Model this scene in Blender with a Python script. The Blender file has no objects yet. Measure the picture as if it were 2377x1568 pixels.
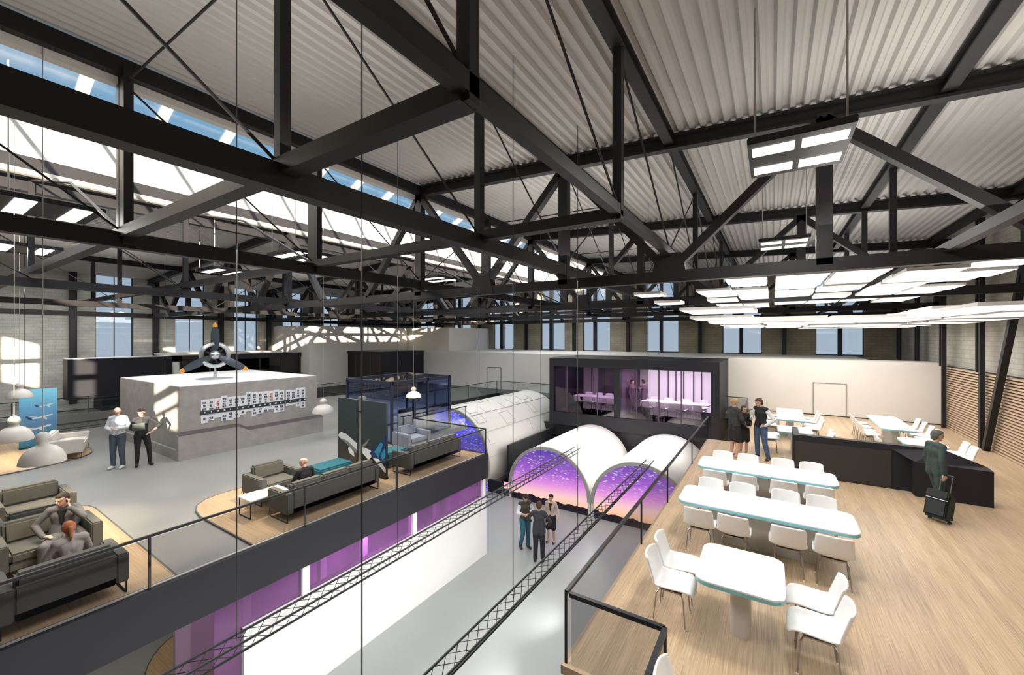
import bpy, bmesh, math, random
from mathutils import Vector, Matrix
random.seed(7)
PI = math.pi
scn = bpy.context.scene
COL = scn.collection

# ------------------------------------------------------------------ materials
def mat(name, col, rough=.55, metal=0., spec=.5, var=0., vscale=8., bump=0., bscale=30., emit=None, estr=1., stretch=None):
    m = bpy.data.materials.new(name); m.use_nodes = True
    nt = m.node_tree; b = nt.nodes['Principled BSDF']
    b.inputs['Base Color'].default_value = (*col, 1)
    b.inputs['Roughness'].default_value = rough
    b.inputs['Metallic'].default_value = metal
    b.inputs['Specular IOR Level'].default_value = spec
    if var or bump:
        tc = nt.nodes.new('ShaderNodeTexCoord'); mp = nt.nodes.new('ShaderNodeMapping')
        if stretch: mp.inputs['Scale'].default_value = stretch
        nt.links.new(tc.outputs['Object'], mp.inputs[0])
    if var:
        n = nt.nodes.new('ShaderNodeTexNoise'); n.inputs['Scale'].default_value = vscale; n.inputs['Detail'].default_value = 5
        r = nt.nodes.new('ShaderNodeValToRGB')
        r.color_ramp.elements[0].position = .3; r.color_ramp.elements[1].position = .7
        r.color_ramp.elements[0].color = (*[c*(1-var) for c in col], 1)
        r.color_ramp.elements[1].color = (*[min(1, c*(1+var)) for c in col], 1)
        nt.links.new(mp.outputs[0], n.inputs['Vector']); nt.links.new(n.outputs['Fac'], r.inputs[0])
        nt.links.new(r.outputs[0], b.inputs['Base Color'])
    if bump:
        n2 = nt.nodes.new('ShaderNodeTexNoise'); n2.inputs['Scale'].default_value = bscale; n2.inputs['Detail'].default_value = 4
        bp = nt.nodes.new('ShaderNodeBump'); bp.inputs['Strength'].default_value = bump; bp.inputs['Distance'].default_value = .02
        nt.links.new(mp.outputs[0], n2.inputs['Vector']); nt.links.new(n2.outputs['Fac'], bp.inputs['Height'])
        nt.links.new(bp.outputs[0], b.inputs['Normal'])
    if emit:
        b.inputs['Emission Color'].default_value = (*emit, 1); b.inputs['Emission Strength'].default_value = estr
    return m

def glass(name, tint=(.93, .95, .95), refl=.07, rough=.02, diffuse=0., dcol=(.5, .5, .5)):
    m = bpy.data.materials.new(name); m.use_nodes = True
    nt = m.node_tree; nt.nodes.clear()
    o = nt.nodes.new('ShaderNodeOutputMaterial'); mx = nt.nodes.new('ShaderNodeMixShader')
    t = nt.nodes.new('ShaderNodeBsdfTransparent'); g = nt.nodes.new('ShaderNodeBsdfGlossy')
    t.inputs[0].default_value = (*tint, 1); g.inputs['Roughness'].default_value = rough
    mx.inputs[0].default_value = refl
    nt.links.new(t.outputs[0], mx.inputs[1]); nt.links.new(g.outputs[0], mx.inputs[2])
    last = mx
    if diffuse:
        d = nt.nodes.new('ShaderNodeBsdfDiffuse'); d.inputs[0].default_value = (*dcol, 1)
        m2 = nt.nodes.new('ShaderNodeMixShader'); m2.inputs[0].default_value = diffuse
        nt.links.new(mx.outputs[0], m2.inputs[1]); nt.links.new(d.outputs[0], m2.inputs[2]); last = m2
    nt.links.new(last.outputs[0], o.inputs[0])
    return m

def wood(name, c1, c2, sc=(9, .5, 9), rough=.45):
    """planks whose grain runs along the world Y axis"""
    m = bpy.data.materials.new(name); m.use_nodes = True
    nt = m.node_tree; b = nt.nodes['Principled BSDF']; b.inputs['Roughness'].default_value = rough
    b.inputs['Specular IOR Level'].default_value = .3
    tc = nt.nodes.new('ShaderNodeTexCoord')
    mp = nt.nodes.new('ShaderNodeMapping'); mp.inputs['Scale'].default_value = sc
    nt.links.new(tc.outputs['Object'], mp.inputs[0])
    n = nt.nodes.new('ShaderNodeTexNoise'); n.inputs['Scale'].default_value = 4.; n.inputs['Detail'].default_value = 6; n.inputs['Roughness'].default_value = .7
    nt.links.new(mp.outputs[0], n.inputs['Vector'])
    sx = nt.nodes.new('ShaderNodeSeparateXYZ'); nt.links.new(tc.outputs['Object'], sx.inputs[0])
    # board joints and board-to-board tone
    mm = nt.nodes.new('ShaderNodeMath'); mm.operation = 'MULTIPLY'; mm.inputs[1].default_value = 1/.14
    nt.links.new(sx.outputs['X' if sc[1] < sc[0] else 'Y'], mm.inputs[0])
    fl = nt.nodes.new('ShaderNodeMath'); fl.operation = 'FLOOR'; nt.links.new(mm.outputs[0], fl.inputs[0])
    wn = nt.nodes.new('ShaderNodeTexWhiteNoise'); wn.noise_dimensions = '1D'; nt.links.new(fl.outputs[0], wn.inputs['W'])
    r = nt.nodes.new('ShaderNodeValToRGB'); r.color_ramp.elements[0].position = .32; r.color_ramp.elements[1].position = .68
    r.color_ramp.elements[0].color = (*c1, 1); r.color_ramp.elements[1].color = (*c2, 1)
    nt.links.new(n.outputs['Fac'], r.inputs[0])
    hs = nt.nodes.new('ShaderNodeHueSaturation')
    mr = nt.nodes.new('ShaderNodeMapRange'); mr.inputs[3].default_value = .9; mr.inputs[4].default_value = 1.08
    nt.links.new(wn.outputs['Value'], mr.inputs[0]); nt.links.new(mr.outputs[0], hs.inputs['Value'])
    nt.links.new(r.outputs[0], hs.inputs['Color'])
    nt.links.new(hs.outputs[0], b.inputs['Base Color'])
    return m

def brick(name, c1, c2, mortar, rot=False):
    m = bpy.data.materials.new(name); m.use_nodes = True
    nt = m.node_tree; b = nt.nodes['Principled BSDF']; b.inputs['Roughness'].default_value = .85
    tc = nt.nodes.new('ShaderNodeTexCoord'); sx = nt.nodes.new('ShaderNodeSeparateXYZ'); cx = nt.nodes.new('ShaderNodeCombineXYZ')
    nt.links.new(tc.outputs['Object'], sx.inputs[0])
    nt.links.new(sx.outputs['Y' if rot else 'X'], cx.inputs['X']); nt.links.new(sx.outputs['Z'], cx.inputs['Y'])
    k = nt.nodes.new('ShaderNodeTexBrick'); k.inputs['Scale'].default_value = 1.; k.inputs['Brick Width'].default_value = .52
    k.inputs['Row Height'].default_value = .17; k.inputs['Mortar Size'].default_value = .012
    k.inputs['Color1'].default_value = (*c1, 1); k.inputs['Color2'].default_value = (*c2, 1); k.inputs['Mortar'].default_value = (*mortar, 1)
    nt.links.new(cx.outputs[0], k.inputs['Vector'])
    n = nt.nodes.new('ShaderNodeTexNoise'); n.inputs['Scale'].default_value = 1.3; n.inputs['Detail'].default_value = 8
    nt.links.new(tc.outputs['Object'], n.inputs['Vector'])
    mx = nt.nodes.new('ShaderNodeMixRGB'); mx.blend_type = 'OVERLAY'; mx.inputs[0].default_value = .35
    nt.links.new(k.outputs['Color'], mx.inputs[1]); nt.links.new(n.outputs['Fac'], mx.inputs[2])
    nt.links.new(mx.outputs[0], b.inputs['Base Color'])
    bp = nt.nodes.new('ShaderNodeBump'); bp.inputs['Strength'].default_value = .4; bp.inputs['Distance'].default_value = .01; bp.invert = True
    nt.links.new(k.outputs['Fac'], bp.inputs['Height']); nt.links.new(bp.outputs[0], b.inputs['Normal'])
    return m

M = {}
M['steel'] = mat('dark_steel', (.017, .0155, .017), .5, .0, .3, var=.15, vscale=2)
M['steel2'] = mat('blue_black_panel', (.017, .017, .022), .6, 0, .3, var=.08, vscale=1.5)
M['black'] = mat('black_metal', (.015, .015, .018), .4, 0, .4)
M['roof'] = mat('grey_corrugated_sheet', (.47, .455, .435), .55, .0, .3, var=.05, vscale=.6)
M['cream'] = mat('cream_plaster', (.73, .70, .655), .8, var=.04, vscale=.8)
M['white'] = mat('white_paint', (.80, .80, .79), .5, var=.02, vscale=2)
M['chair'] = mat('white_plastic', (.84, .84, .84), .3, 0, .4, var=.01, vscale=3)
M['chrome'] = mat('chrome_tube', (.32, .32, .33), .2, .9)
M['teal_edge'] = mat('teal_glass_edge', (.20, .48, .55), .3, 0, .5, var=.08, vscale=6)
M['pedestal'] = mat('warm_white_pedestal', (.60, .56, .52), .6, var=.03)
M['epoxy'] = mat('grey_epoxy_floor', (.34, .36, .36), .32, 0, .4, var=.05, vscale=.5)
M['floor_up'] = mat('grey_screed_floor', (.275, .272, .258), .36, 0, .4, var=.07, vscale=.5)
M['carpet'] = mat('charcoal_carpet', (.03, .028, .028), .9, var=.1)
M['stair'] = mat('dark_grey_floor', (.10, .10, .095), .6, var=.1)
M['wood'] = wood('oak_floor', (.36, .25, .155), (.66, .50, .335), (20, .4, 20))
M['deck'] = wood('oak_deck', (.42, .29, .17), (.62, .45, .28), (.35, 9, 9))
M['slat'] = wood('slat_timber', (.42, .31, .215), (.60, .46, .33), (9, .5, 9))
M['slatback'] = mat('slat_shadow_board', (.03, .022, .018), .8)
M['brickL'] = brick('pale_brick_left', (.46, .46, .42), (.40, .40, .37), (.33, .33, .31), True)
M['brickB'] = brick('tan_brick_back', (.34, .30, .225), (.29, .255, .19), (.22, .195, .155), False)
M['brickR'] = brick('grey_brick_right', (.47, .455, .40), (.42, .405, .36), (.34, .33, .29), True)
M['concrete'] = mat('board_marked_concrete', (.33, .31, .29), .8, var=.10, vscale=3.5, bump=.25, bscale=14)
M['fabric'] = mat('dark_grey_fabric', (.098, .095, .084), .85, var=.08, vscale=60, bump=.15, bscale=200)
M['fabric2'] = mat('pale_grey_fabric', (.16, .19, .25), .85, var=.08, vscale=60, bump=.15, bscale=200)
M['tealfab'] = mat('teal_fabric', (.008, .105, .145), .8, var=.1, vscale=60, bump=.15, bscale=200)
M['glass'] = glass('clear_glass', (.92, .94, .94), .06)
M['rail_glass'] = glass('smoked_rail_glass', (.80, .80, .81), .03, .06)
M['win'] = glass('window_glass', (.97, .98, .98), .04)
M['bluegl'] = glass('blue_tinted_glass', (.72, .78, .92), .06, .03)
M['purple_gl'] = glass('purple_glass', (.66, .44, .70), .07, .03, .22, (.42, .22, .46))
M['dark_gl'] = glass('dark_glass', (.33, .30, .29), .06, .03)
M['room_gl'] = glass('room_glass', (.86, .80, .87), .04, .02)
M['lens'] = mat('lit_lamp_lens', (.9, .9, .9), .4, emit=(1, .98, .95), estr=4)
M['panel_lit'] = mat('backlit_white_panel', (.86, .86, .85), .5, emit=(1, .985, .96), estr=1.15)
M['panel_edge'] = mat('panel_edge', (.62, .60, .57), .6)
M['lit_wall'] = mat('lit_white_wall', (.8, .78, .8), .6, emit=(1, .96, 1), estr=.5)  # emission makes the wall look lit, though it is no lamp
M['lampshade'] = mat('cream_enamel_shade', (.56, .53, .49), .45, var=.02)
M['rod'] = mat('grey_rod', (.33, .31, .27), .5)
M['cable'] = mat('black_cable', (.03, .03, .032), .5)
M['pipe'] = mat('grey_duct', (.36, .34, .31), .45, .2, var=.06)
M['barrel'] = mat('off_white_cladding', (.72, .70, .65), .55, var=.02, vscale=1)
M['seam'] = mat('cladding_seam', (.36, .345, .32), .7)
M['seam2'] = mat('fine_cladding_joint', (.52, .50, .46), .7)
M['skin'] = mat('skin', (.60, .36, .27), .55)
M['eye'] = mat('eye_dark', (.03, .025, .02), .3)
M['gold'] = mat('amber_tip', (.62, .29, .035), .45)
M['alu'] = mat('brushed_aluminium', (.50, .53, .53), .28, .85)
M['blade'] = mat('slate_blade', (.045, .06, .075), .4, .3)
M['card'] = mat('white_card', (.74, .75, .79), .6)
M['ink'] = mat('navy_ink', (.03, .035, .07), .6)
M['ink_red'] = mat('red_ink', (.38, .07, .05), .6)
M['strip'] = mat('dark_slate_strip', (.02, .028, .034), .5)
M['screen_lit'] = None
for n, c in dict(black_cloth=(.012, .012, .014), grey_suit=(.105, .105, .12), charcoal=(.035, .035, .04), green_suit=(.035, .06, .055),
                 white_shirt=(.70, .72, .76), jeans=(.06, .105, .19), teal_jeans=(.03, .12, .18), slate_trouser=(.07, .085, .115),
                 taupe=(.27, .235, .225), vest=(.055, .05, .042), beige=(.55, .43, .35), brown_shoe=(.05, .03, .022), white_shoe=(.6, .6, .6),
                 hair_dark=(.022, .014, .011), hair_brown=(.075, .038, .022), hair_blond=(.42, .28, .13), hair_red=(.36, .12, .045), hair_grey=(.10, .10, .085),
                 violet=(.085, .055, .085), violet2=(.08, .055, .08)).items():
    M[n] = mat(n, c, .8, var=.12, vscale=14, bump=.1, bscale=60)

# ------------------------------------------------------------------ mesh helpers
class MB:
    """collects shapes, builds ONE mesh object"""
    def __init__(s): s.v = []; s.f = []; s.mi = []; s.cur = 0
    def add(s, vs, fs):
        o = len(s.v); s.v += [tuple(v) for v in vs]
        for f in fs: s.f.append([i+o for i in f]); s.mi.append(s.cur)
        return s
    def box(s, x0, x1, y0, y1, z0, z1):
        v = [(x0,y0,z0),(x1,y0,z0),(x1,y1,z0),(x0,y1,z0),(x0,y0,z1),(x1,y0,z1),(x1,y1,z1),(x0,y1,z1)]
        return s.add(v, [(0,3,2,1),(4,5,6,7),(0,1,5,4),(1,2,6,5),(2,3,7,6),(3,0,4,7)])
    def bar(s, a, b, w, h=None, up=(0, 0, 1)):
        """rectangular bar from a to b; w across, h along 'up'"""
        h = h or w; a = Vector(a); b = Vector(b); d = (b-a).normalized(); u = Vector(up)
        if abs(d.dot(u)) > .98: u = Vector((0, 1, 0))
        r = d.cross(u).normalized(); u = r.cross(d).normalized()
        v = []
        for p in (a, b):
            for sx, su in ((-1,-1),(1,-1),(1,1),(-1,1)): v.append(p + r*sx*w/2 + u*su*h/2)
        return s.add(v, [(3,2,1,0),(4,5,6,7),(0,1,5,4),(1,2,6,5),(2,3,7,6),(3,0,4,7)])
    def channel(s, a, b, w, h):
        """I / channel beam: two flanges and a web"""
        a = Vector(a); b = Vector(b); t = h*.16
        for dz in (-h/2+t/2, h/2-t/2): s.bar(a+Vector((0,0,dz)), b+Vector((0,0,dz)), w, t)
        return s.bar(a, b, w*.3, h-2*t)
    def tube(s, pts, r, n=8, cap=True):
        pts = [Vector(p) for p in pts]; rings = []
        rr = r if isinstance(r, (list, tuple)) else [r]*len(pts)
        ref = None
        for i, p in enumerate(pts):
            d = (pts[min(i+1, len(pts)-1)] - pts[max(i-1, 0)]).normalized()
            if ref is None: ref = Vector((0, 0, 1)) if abs(d.z) < .95 else Vector((1, 0, 0))
            a = d.cross(ref).normalized(); c = a.cross(d).normalized(); ref = c
            rings.append([p + (a*math.cos(2*PI*k/n) + c*math.sin(2*PI*k/n))*rr[i] for k in range(n)])
        v = [q for g in rings for q in g]; f = []
        for i in range(len(pts)-1):
            for k in range(n):
                f.append((i*n+k, i*n+(k+1) % n, (i+1)*n+(k+1) % n, (i+1)*n+k))
        if cap: f.append(tuple(range(n-1, -1, -1))); f.append(tuple((len(pts)-1)*n+k for k in range(n)))
        return s.add(v, f)
    def prism(s, poly, z0, z1):
        n = len(poly); v = [(x, y, z0) for x, y in poly] + [(x, y, z1) for x, y in poly]
        f = [tuple(range(n-1, -1, -1)), tuple(range(n, 2*n))] + [(i, (i+1) % n, n+(i+1) % n, n+i) for i in range(n)]
        return s.add(v, f)
    def lathe(s, prof, n=28, c=(0, 0, 0)):
        v = []; f = []; m = len(prof)
        for k in range(n):
            a = 2*PI*k/n
            for r, z in prof: v.append((c[0]+r*math.cos(a), c[1]+r*math.sin(a), c[2]+z))
        for k in range(n):
            for i in range(m-1):
                f.append((k*m+i, ((k+1) % n)*m+i, ((k+1) % n)*m+i+1, k*m+i+1))
        return s.add(v, f)
    def grid(s, P):
        nu = len(P); nv = len(P[0]); v = [p for row in P for p in row]
        return s.add(v, [(i*nv+j, (i+1)*nv+j, (i+1)*nv+j+1, i*nv+j+1) for i in range(nu-1) for j in range(nv-1)])
    def xf(s, mtx, start=0):
        for i in range(start, len(s.v)): s.v[i] = tuple(mtx @ Vector(s.v[i]))
        return s
    def build(s, name, m, parent=None, smooth=False, bevel=0., loc=None, angle=.6):
        me = bpy.data.meshes.new(name); me.from_pydata(s.v, [], s.f)
        for q in (m if isinstance(m, (list, tuple)) else [m]): me.materials.append(q)
        for p, k in zip(me.polygons, s.mi): p.material_index = k
        bm = bmesh.new(); bm.from_mesh(me); bmesh.ops.recalc_face_normals(bm, faces=bm.faces)
        if bevel: bmesh.ops.bevel(bm, geom=[e for e in bm.edges if len(e.link_faces) == 2 and e.calc_face_angle(0) > .5], offset=bevel, segments=2, affect='EDGES', clamp_overlap=True)
        bm.to_mesh(me); bm.free()
        if smooth:
            me.shade_smooth()
            me.set_sharp_from_angle(angle=angle)
        o = bpy.data.objects.new(name, me); COL.objects.link(o)
        if parent: o.parent = parent
        if loc: o.location = loc
        return o

def tag(o, label, cat, group=None):
    o['label'] = label; o['category'] = cat
    if group: o['group'] = group
    return o
def thing(name, label, cat, loc=(0, 0, 0), rz=0, group=None):
    o = bpy.data.objects.new(name, None); COL.objects.link(o); o.empty_display_size = .2
    o.location = loc; o.rotation_euler = (0, 0, rz)
    return tag(o, label, cat, group)
def struct(o): o['kind'] = 'structure'; return o
def sbox(name, m, *b): return struct(MB().box(*b).build(name, m))
def dup(root, loc, rz, label, group=None):
    r = root.copy(); COL.objects.link(r); r.location = loc; r.rotation_euler = (0, 0, rz); r['label'] = label
    if group: r['group'] = group
    for ch in list(root.children):
        c = ch.copy(); COL.objects.link(c); c.parent = r
        for g in ch.children:
            d = g.copy(); COL.objects.link(d); d.parent = c
    return r
def rrect(x0, x1, y0, y1, r, n=6):
    p = []
    for cx, cy, a0 in ((x1-r, y0+r, -PI/2), (x1-r, y1-r, 0), (x0+r, y1-r, PI/2), (x0+r, y0+r, PI)):
        for k in range(n+1):
            a = a0 + PI/2*k/n; p.append((cx+r*math.cos(a), cy+r*math.sin(a)))
    return p
def ordn(i): return ['first','second','third','fourth','fifth','sixth','seventh','eighth','ninth','tenth','eleventh','twelfth','thirteenth','fourteenth','fifteenth','sixteenth'][i]

# ------------------------------------------------------------------ camera (eye 3.7 m above the upper floors, level)
F = 950.; TH = math.atan(604.5/F)
cam = bpy.data.cameras.new('camera'); co = bpy.data.objects.new('camera', cam); COL.objects.link(co)
cam.sensor_fit = 'HORIZONTAL'; cam.sensor_width = 36; cam.lens = F/2377*36; cam.clip_end = 300; cam.clip_start = .05
co.location = (0, 0, 3.7); co.rotation_euler = (PI/2, 0, TH)
scn.camera = co
scn.view_settings.view_transform = 'Standard'; scn.view_settings.look = 'None'; scn.view_settings.gamma = 1
scn.view_settings.use_curve_mapping = False
# ================================================================== SETTING
LOW = -3.15                                     # ground floor level; upper floors at 0
sbox('floor', M['epoxy'], -33, 6.4, -8, 32, LOW-.2, LOW)
# left mezzanine
def slab(name, poly, z0, z1, m): return struct(MB().prism(poly, z0, z1).build(name, m))
slab('floor_mezzanine', [(-23.5, -8), (-7.72, -8), (-7.72, 10.45), (-10.9, 10.45), (-10.9, 13.6), (-15.6, 13.6), (-15.6, 16.4), (-23.5, 16.4)], -.16, 0, M['floor_up'])
slab('trim_1', [(-7.72, -8), (-7.62, -8), (-7.62, 10.55), (-10.9, 10.55), (-10.9, 10.45), (-7.72, 10.45)], -.74, .02, M['steel2'])
slab('trim_2', [(-9.5, -8), (-7.72, -8), (-7.72, 10.45), (-9.5, 10.45)], -.74, -.16, M['steel2'])
slab('floor_gallery', [(-24, 16.4), (-15.6, 16.4), (-15.6, 22.6), (-10.4, 22.6), (-10.4, 24.3), (-24, 24.3)], -.25, 0, M['stair'])
slab('trim_3', [(-15.6, 13.6), (-15.5, 13.6), (-15.5, 22.5), (-10.4, 22.5), (-10.4, 22.6), (-15.6, 22.6)], -.55, .0, M['black'])
# sunken dark steps on the far left, pale floor beyond
st = MB()
for k in range(5): st.box(-23.5-k*.98-.98, -23.5-k*.98, -8, 20, -.2-k*.16, -.12-k*.16)
struct(st.build('floor_steps', M['carpet']))
sbox('floor_left', M['floor_up'], -33, -28.4, -8, 20, -1.2, 0)
sbox('trim_4', M['carpet'], -29.4, -23.5, 16.4, 20, -.5, .04)
# right platform
slab('floor_platform', [(-.95, -4), (6.3, -4), (6.3, 24.3), (-.95, 24.3), (-.95, 16.45), (-2.02, 16.45), (-2.02, 4.2), (-.95, 4.2)], -.10, 0, M['wood'])
slab('trim_5', [(-.93, -4), (6.3, -4), (6.3, 24.3), (-.93, 24.3), (-.93, 16.43), (-1.99, 16.43), (-1.99, 4.22), (-.93, 4.22)], -.62, -.10, M['steel2'])
sbox('wall_platform', M['black'], -1.6, -1.4, 4.6, 24.3, LOW, -.62)
sbox('floor_walkway', M['stair'], -2.05, -.95, 22.6, 24.3, -.25, 0)
# gallery wall below the mezzanine
sbox('wall_gallery', M['white'], -7.8, -7.64, 3.45, 10.5, LOW, -1.32)
sbox('wall_gallery_end', M['white'], -9.6, -7.81, 10.36, 10.5, LOW, -.75)
for k, y in enumerate((4.56, 7.43, 10.38)): sbox('trim_%d' % (20+k), M['white'], -7.8, -7.64, y-.07, y+.07, -1.32, -.74)
sbox('trim_23', M['white'], -7.86, -7.6, 3.45, 10.36, -1.36, -1.30)
for k, (a, b) in enumerate(((3.03, 4.49), (4.63, 7.36), (7.50, 10.31))):
    sbox('window_%d' % (60+k), M['purple_gl'], -7.72, -7.70, a, b, -1.30, -.74)
sbox('window_63', M['purple_gl'], -7.72, -7.70, 3.03, 3.43, LOW, -1.30)
sbox('wall_gallery_back', mat('violet_room_wall', (.40, .31, .40), .8), -9.9, -9.8, 3.2, 10.3, LOW, -.74)
for k, y in enumerate((4.2, 5.9, 7.1, 8.9, 9.9)): sbox('trim_%d' % (30+k), M['white'], -9.3, -9.15, y-.08, y+.08, LOW, -.74)
sbox('trim_24', M['panel_edge'], -7.74, -7.70, -8, 10.45, 0, .035)
# black sheets put the unlit void around the tunnels into colour
sbox('undercroft_shade_back', M['black'], -11.2, -1.6, 20.3, 20.5, LOW, -1.0)
sbox('undercroft_shade_floor', M['black'], -15.5, -1.6, 14.95, 20.3, LOW, LOW+.02)
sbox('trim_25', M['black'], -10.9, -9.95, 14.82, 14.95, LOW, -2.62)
sbox('undercroft_shade_side', M['black'], -10.2, -10.1, 15.6, 20.3, LOW, -1.2)
# room block along the back
sbox('wall_rooms', M['cream'], -24, 6.19, 24.3, 24.5, LOW, 2.6)
sbox('ceiling_rooms', M['cream'], -24, 4.1, 24.5, 32, 2.45, 2.58)
sbox('ceiling_rooms_end', M['cream'], 4.1, 6.19, 24.5, 26.8, 2.45, 2.58)
for i, (x0, x1, base) in enumerate(((1.65, 2.89, 0), (-17.53, -16.39, 0))):
    d = struct(MB().box(x0+.03, x1-.03, 24.285, 24.31, base, 1.52).build('door_%d' % (i+1), M['cream']))
    fr = MB()
    for a in (x0, x1): fr.box(a-.02, a+.02, 24.27, 24.31, base, 1.55)
    fr.box(x0, x1, 24.27, 24.31, 1.52, 1.56)
    fr.build('door_frame', M['rod'] if i == 0 else M['stair'], d)
sbox('baseboard_back', M['black'], -.95, 6.05, 24.27, 24.3, 0, .04)
# tall cream volumes in the far left corner
sbox('wall_tower', M['cream'], -33, -28, 16.95, 32, 0, 4.55)
sbox('wall_tower_back', M['cream'], -28, -23, 26.3, 32, 0, 4.55)

# ---- brick walls with window openings
TOPZ = 9.4
def wall_strip(name, m, axis, at, t, spans, z0, z1, lo, hi):
    """axis 'x': wall runs along X at y=at ; spans = [(a,b,z0,z1)] openings"""
    w = MB(); cur = lo
    def B(a, b, za, zb):
        if axis == 'x': w.box(a, b, at, at+t, za, zb)
        else: w.box(at, at+t, a, b, za, zb)
    for a, b, za, zb in sorted(spans):
        B(cur, a, z0, z1); B(a, b, z0, za); B(a, b, zb, z1); cur = b
    B(cur, hi, z0, z1)
    return struct(w.build(name, m))
winL = [(-3.6, -1.9, 1.2, 7.4), (0, .02, 1, 1.01), (7.04, 8.7, 1.2, 7.4), (10.78, 12.45, 1.2, 7.4), (14.25, 15.9, 1.2, 7.4), (17.75, 19.4, 1.2, 7.4), (21.3, 22.9, 4.6, 7.4)]
winL = [w for w in winL if w[1]-w[0] > .5]
wall_strip('wall_left', M['brickL'], 'y', -33.4, .4, winL, LOW, TOPZ, -8, 32)
winB = [(x-1.17, x+1.17, 2.6, 8.1) for x in (-31.2, -26.4, -21.35, -16.2, -12.2, -7.0, -1.78, 3.47)]
wall_strip('wall_back', M['brickB'], 'x', 32, .4, winB, LOW, TOPZ, -33.4, 6.7)
wall_strip('wall_right', M['brickR'], 'y', 6.3, .4, [], LOW, TOPZ, -8, 32)
sun_openings = [(-1.3, 1.0, 5.5, 7.0), (-12.7, -11.4, 5.6, 7.6), (-18.9, -17.0, 5.6, 8.0)]  # unseen openings, shaped so the sun throws its patches indoors
wall_strip('wall_front', M['brickB'], 'x', -8.4, .4, sun_openings, LOW, TOPZ, -33.4, 6.7)
for i, (a, b, za, zb) in enumerate(winL + winB):
    L = i < len(winL)
    def bx(mb, p, q, d0, d1, r, s):
        if L: mb.box(-33.2+d0, -33.2+d1, p, q, r, s)
        else: mb.box(p, q, 32.2-d1, 32.2-d0, r, s)
    f = MB(); t = .05
    bx(f, a, a+t, -.03, .03, za, zb); bx(f, b-t, b, -.03, .03, za, zb); bx(f, a, b, -.03, .03, za, za+t); bx(f, a, b, -.03, .03, zb-t, zb)
    mid = (a+b)/2; bx(f, mid-.02, mid+.02, -.03, .03, za, zb)
    fo = struct(f.build('window_%d' % (i+1), M['steel']))
    g = MB(); bx(g, a+t, mid-.02, -.006, .006, za+t, zb-t); bx(g, mid+.02, b-t, -.006, .006, za+t, zb-t)
    g.build('pane', M['win'], fo)
# wall columns and the runway beam on the walls
k = 0
for y in (2.5, 6.1, 9.74, 13.35, 16.6): sbox('trim_%d' % (40+k), M['steel'], -33, -32.72, y-.14, y+.14, 0, 7.6); k += 1
for x in (-28.8, -26.4, -24, -21.35, -18.7, -16.2, -14.05, -12.2, -9.5, -7.0, -4.35, -1.78, .65, 3.47): sbox('trim_%d' % (40+k), M['steel'], x-.11, x+.11, 31.66, 31.9, 2.5, 8.6); k += 1
sbox('trim_70', M['steel'], -32.95, -32.7, -8, 31.6, 4.92, 5.17)
sbox('trim_71', M['steel'], -33, 6.2, 31.45, 31.66, 4.92, 5.14)
# double columns on the right wall and slatted cladding
k = 72
for y in (9.4, 12.98, 16.53, 20.1, 23.7, 27.2, 30.6):
    for dy in (-.13, .13): sbox('trim_%d' % k, M['steel'], 5.84, 5.97, y+dy-.06, y+dy+.06, 0 if dy < 0 else 2.52, 7.7); k += 1
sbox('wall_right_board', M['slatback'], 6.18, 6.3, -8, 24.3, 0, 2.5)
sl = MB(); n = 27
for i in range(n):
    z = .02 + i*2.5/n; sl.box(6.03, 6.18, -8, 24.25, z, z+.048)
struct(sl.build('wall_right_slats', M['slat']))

# ---- corrugated roof either side of the glazed lantern
def roof_z(x):
    return 8.03-.0508*x if x > -17 else 8.35-(-17.1-x)*.066
def corr(x0, x1, y0, y1):
    w = MB(); p = .22; prof = []; x = x0
    while x < x1:
        for dx, dz in ((0, 0), (.07, 0), (.11, .07), (.18, .07)): prof.append((x+dx, roof_z(x+dx)+.03+dz))
        x += p
    v = [(a, y0, z) for a, z in prof] + [(a, y1, z) for a, z in prof] + [(a, y0, z+.25) for a, z in prof] + [(a, y1, z+.25) for a, z in prof]
    n = len(prof)
    f = [(i, i+1, n+i+1, n+i) for i in range(n-1)] + [(2*n+i, 3*n+i, 3*n+i+1, 2*n+i+1) for i in range(n-1)]
    f += [(0, n, 3*n, 2*n), (n-1, 3*n-1, 4*n-1, 2*n-1)]
    return w.add(v, f)
struct(corr(-9.4, 6.4, -8.4, 32).build('ceiling', M['roof']))
struct(corr(-33.2, -17.2, -8.4, 32).build('ceiling_left', M['roof']))
# lantern: cream upstands, glazing and broad white bars
sbox('wall_lantern_far', M['cream'], -17.35, -17.15, -8.4, 32, 8.3, 10.25)
sbox('wall_lantern_near', M['cream'], -9.75, -9.58, -8.4, 32, 8.1, 8.75)
sbox('wall_lantern_end', M['cream'], -17.3, -9.6, 31.9, 32.1, 8, 12.2)
RX, RZ = -13.3, 12.2
def lant(x0, z0, x1, z1, y0, y1, th): return [(x0,y0,z0),(x1,y0,z1),(x1,y1,z1),(x0,y1,z0),(x0,y0,z0+th),(x1,y0,z1+th),(x1,y1,z1+th),(x0,y1,z0+th)]
BF = [(0,3,2,1),(4,5,6,7),(0,1,5,4),(1,2,6,5),(2,3,7,6),(3,0,4,7)]
struct(MB().add(lant(-17.25, 10.25, RX, RZ, -8.4, 32, .02), BF).build('window_50', M['win']))
struct(MB().add(lant(RX, RZ, -9.7, 8.75, -8.4, 32, .02), BF).build('window_51', M['win']))
lb = MB(); y = 3.23-6*1.777
while y < 32:
    lb.add(lant(-17.25, 10.15, RX, RZ-.1, y-.13, y+.13, .12), BF)
    lb.add(lant(RX, RZ-.1, -9.7, 8.65, y-.05, y+.05, .12), BF); y += 1.777
lb.box(RX-.1, RX+.1, -8.4, 32, RZ-.15, RZ+.05)
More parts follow.
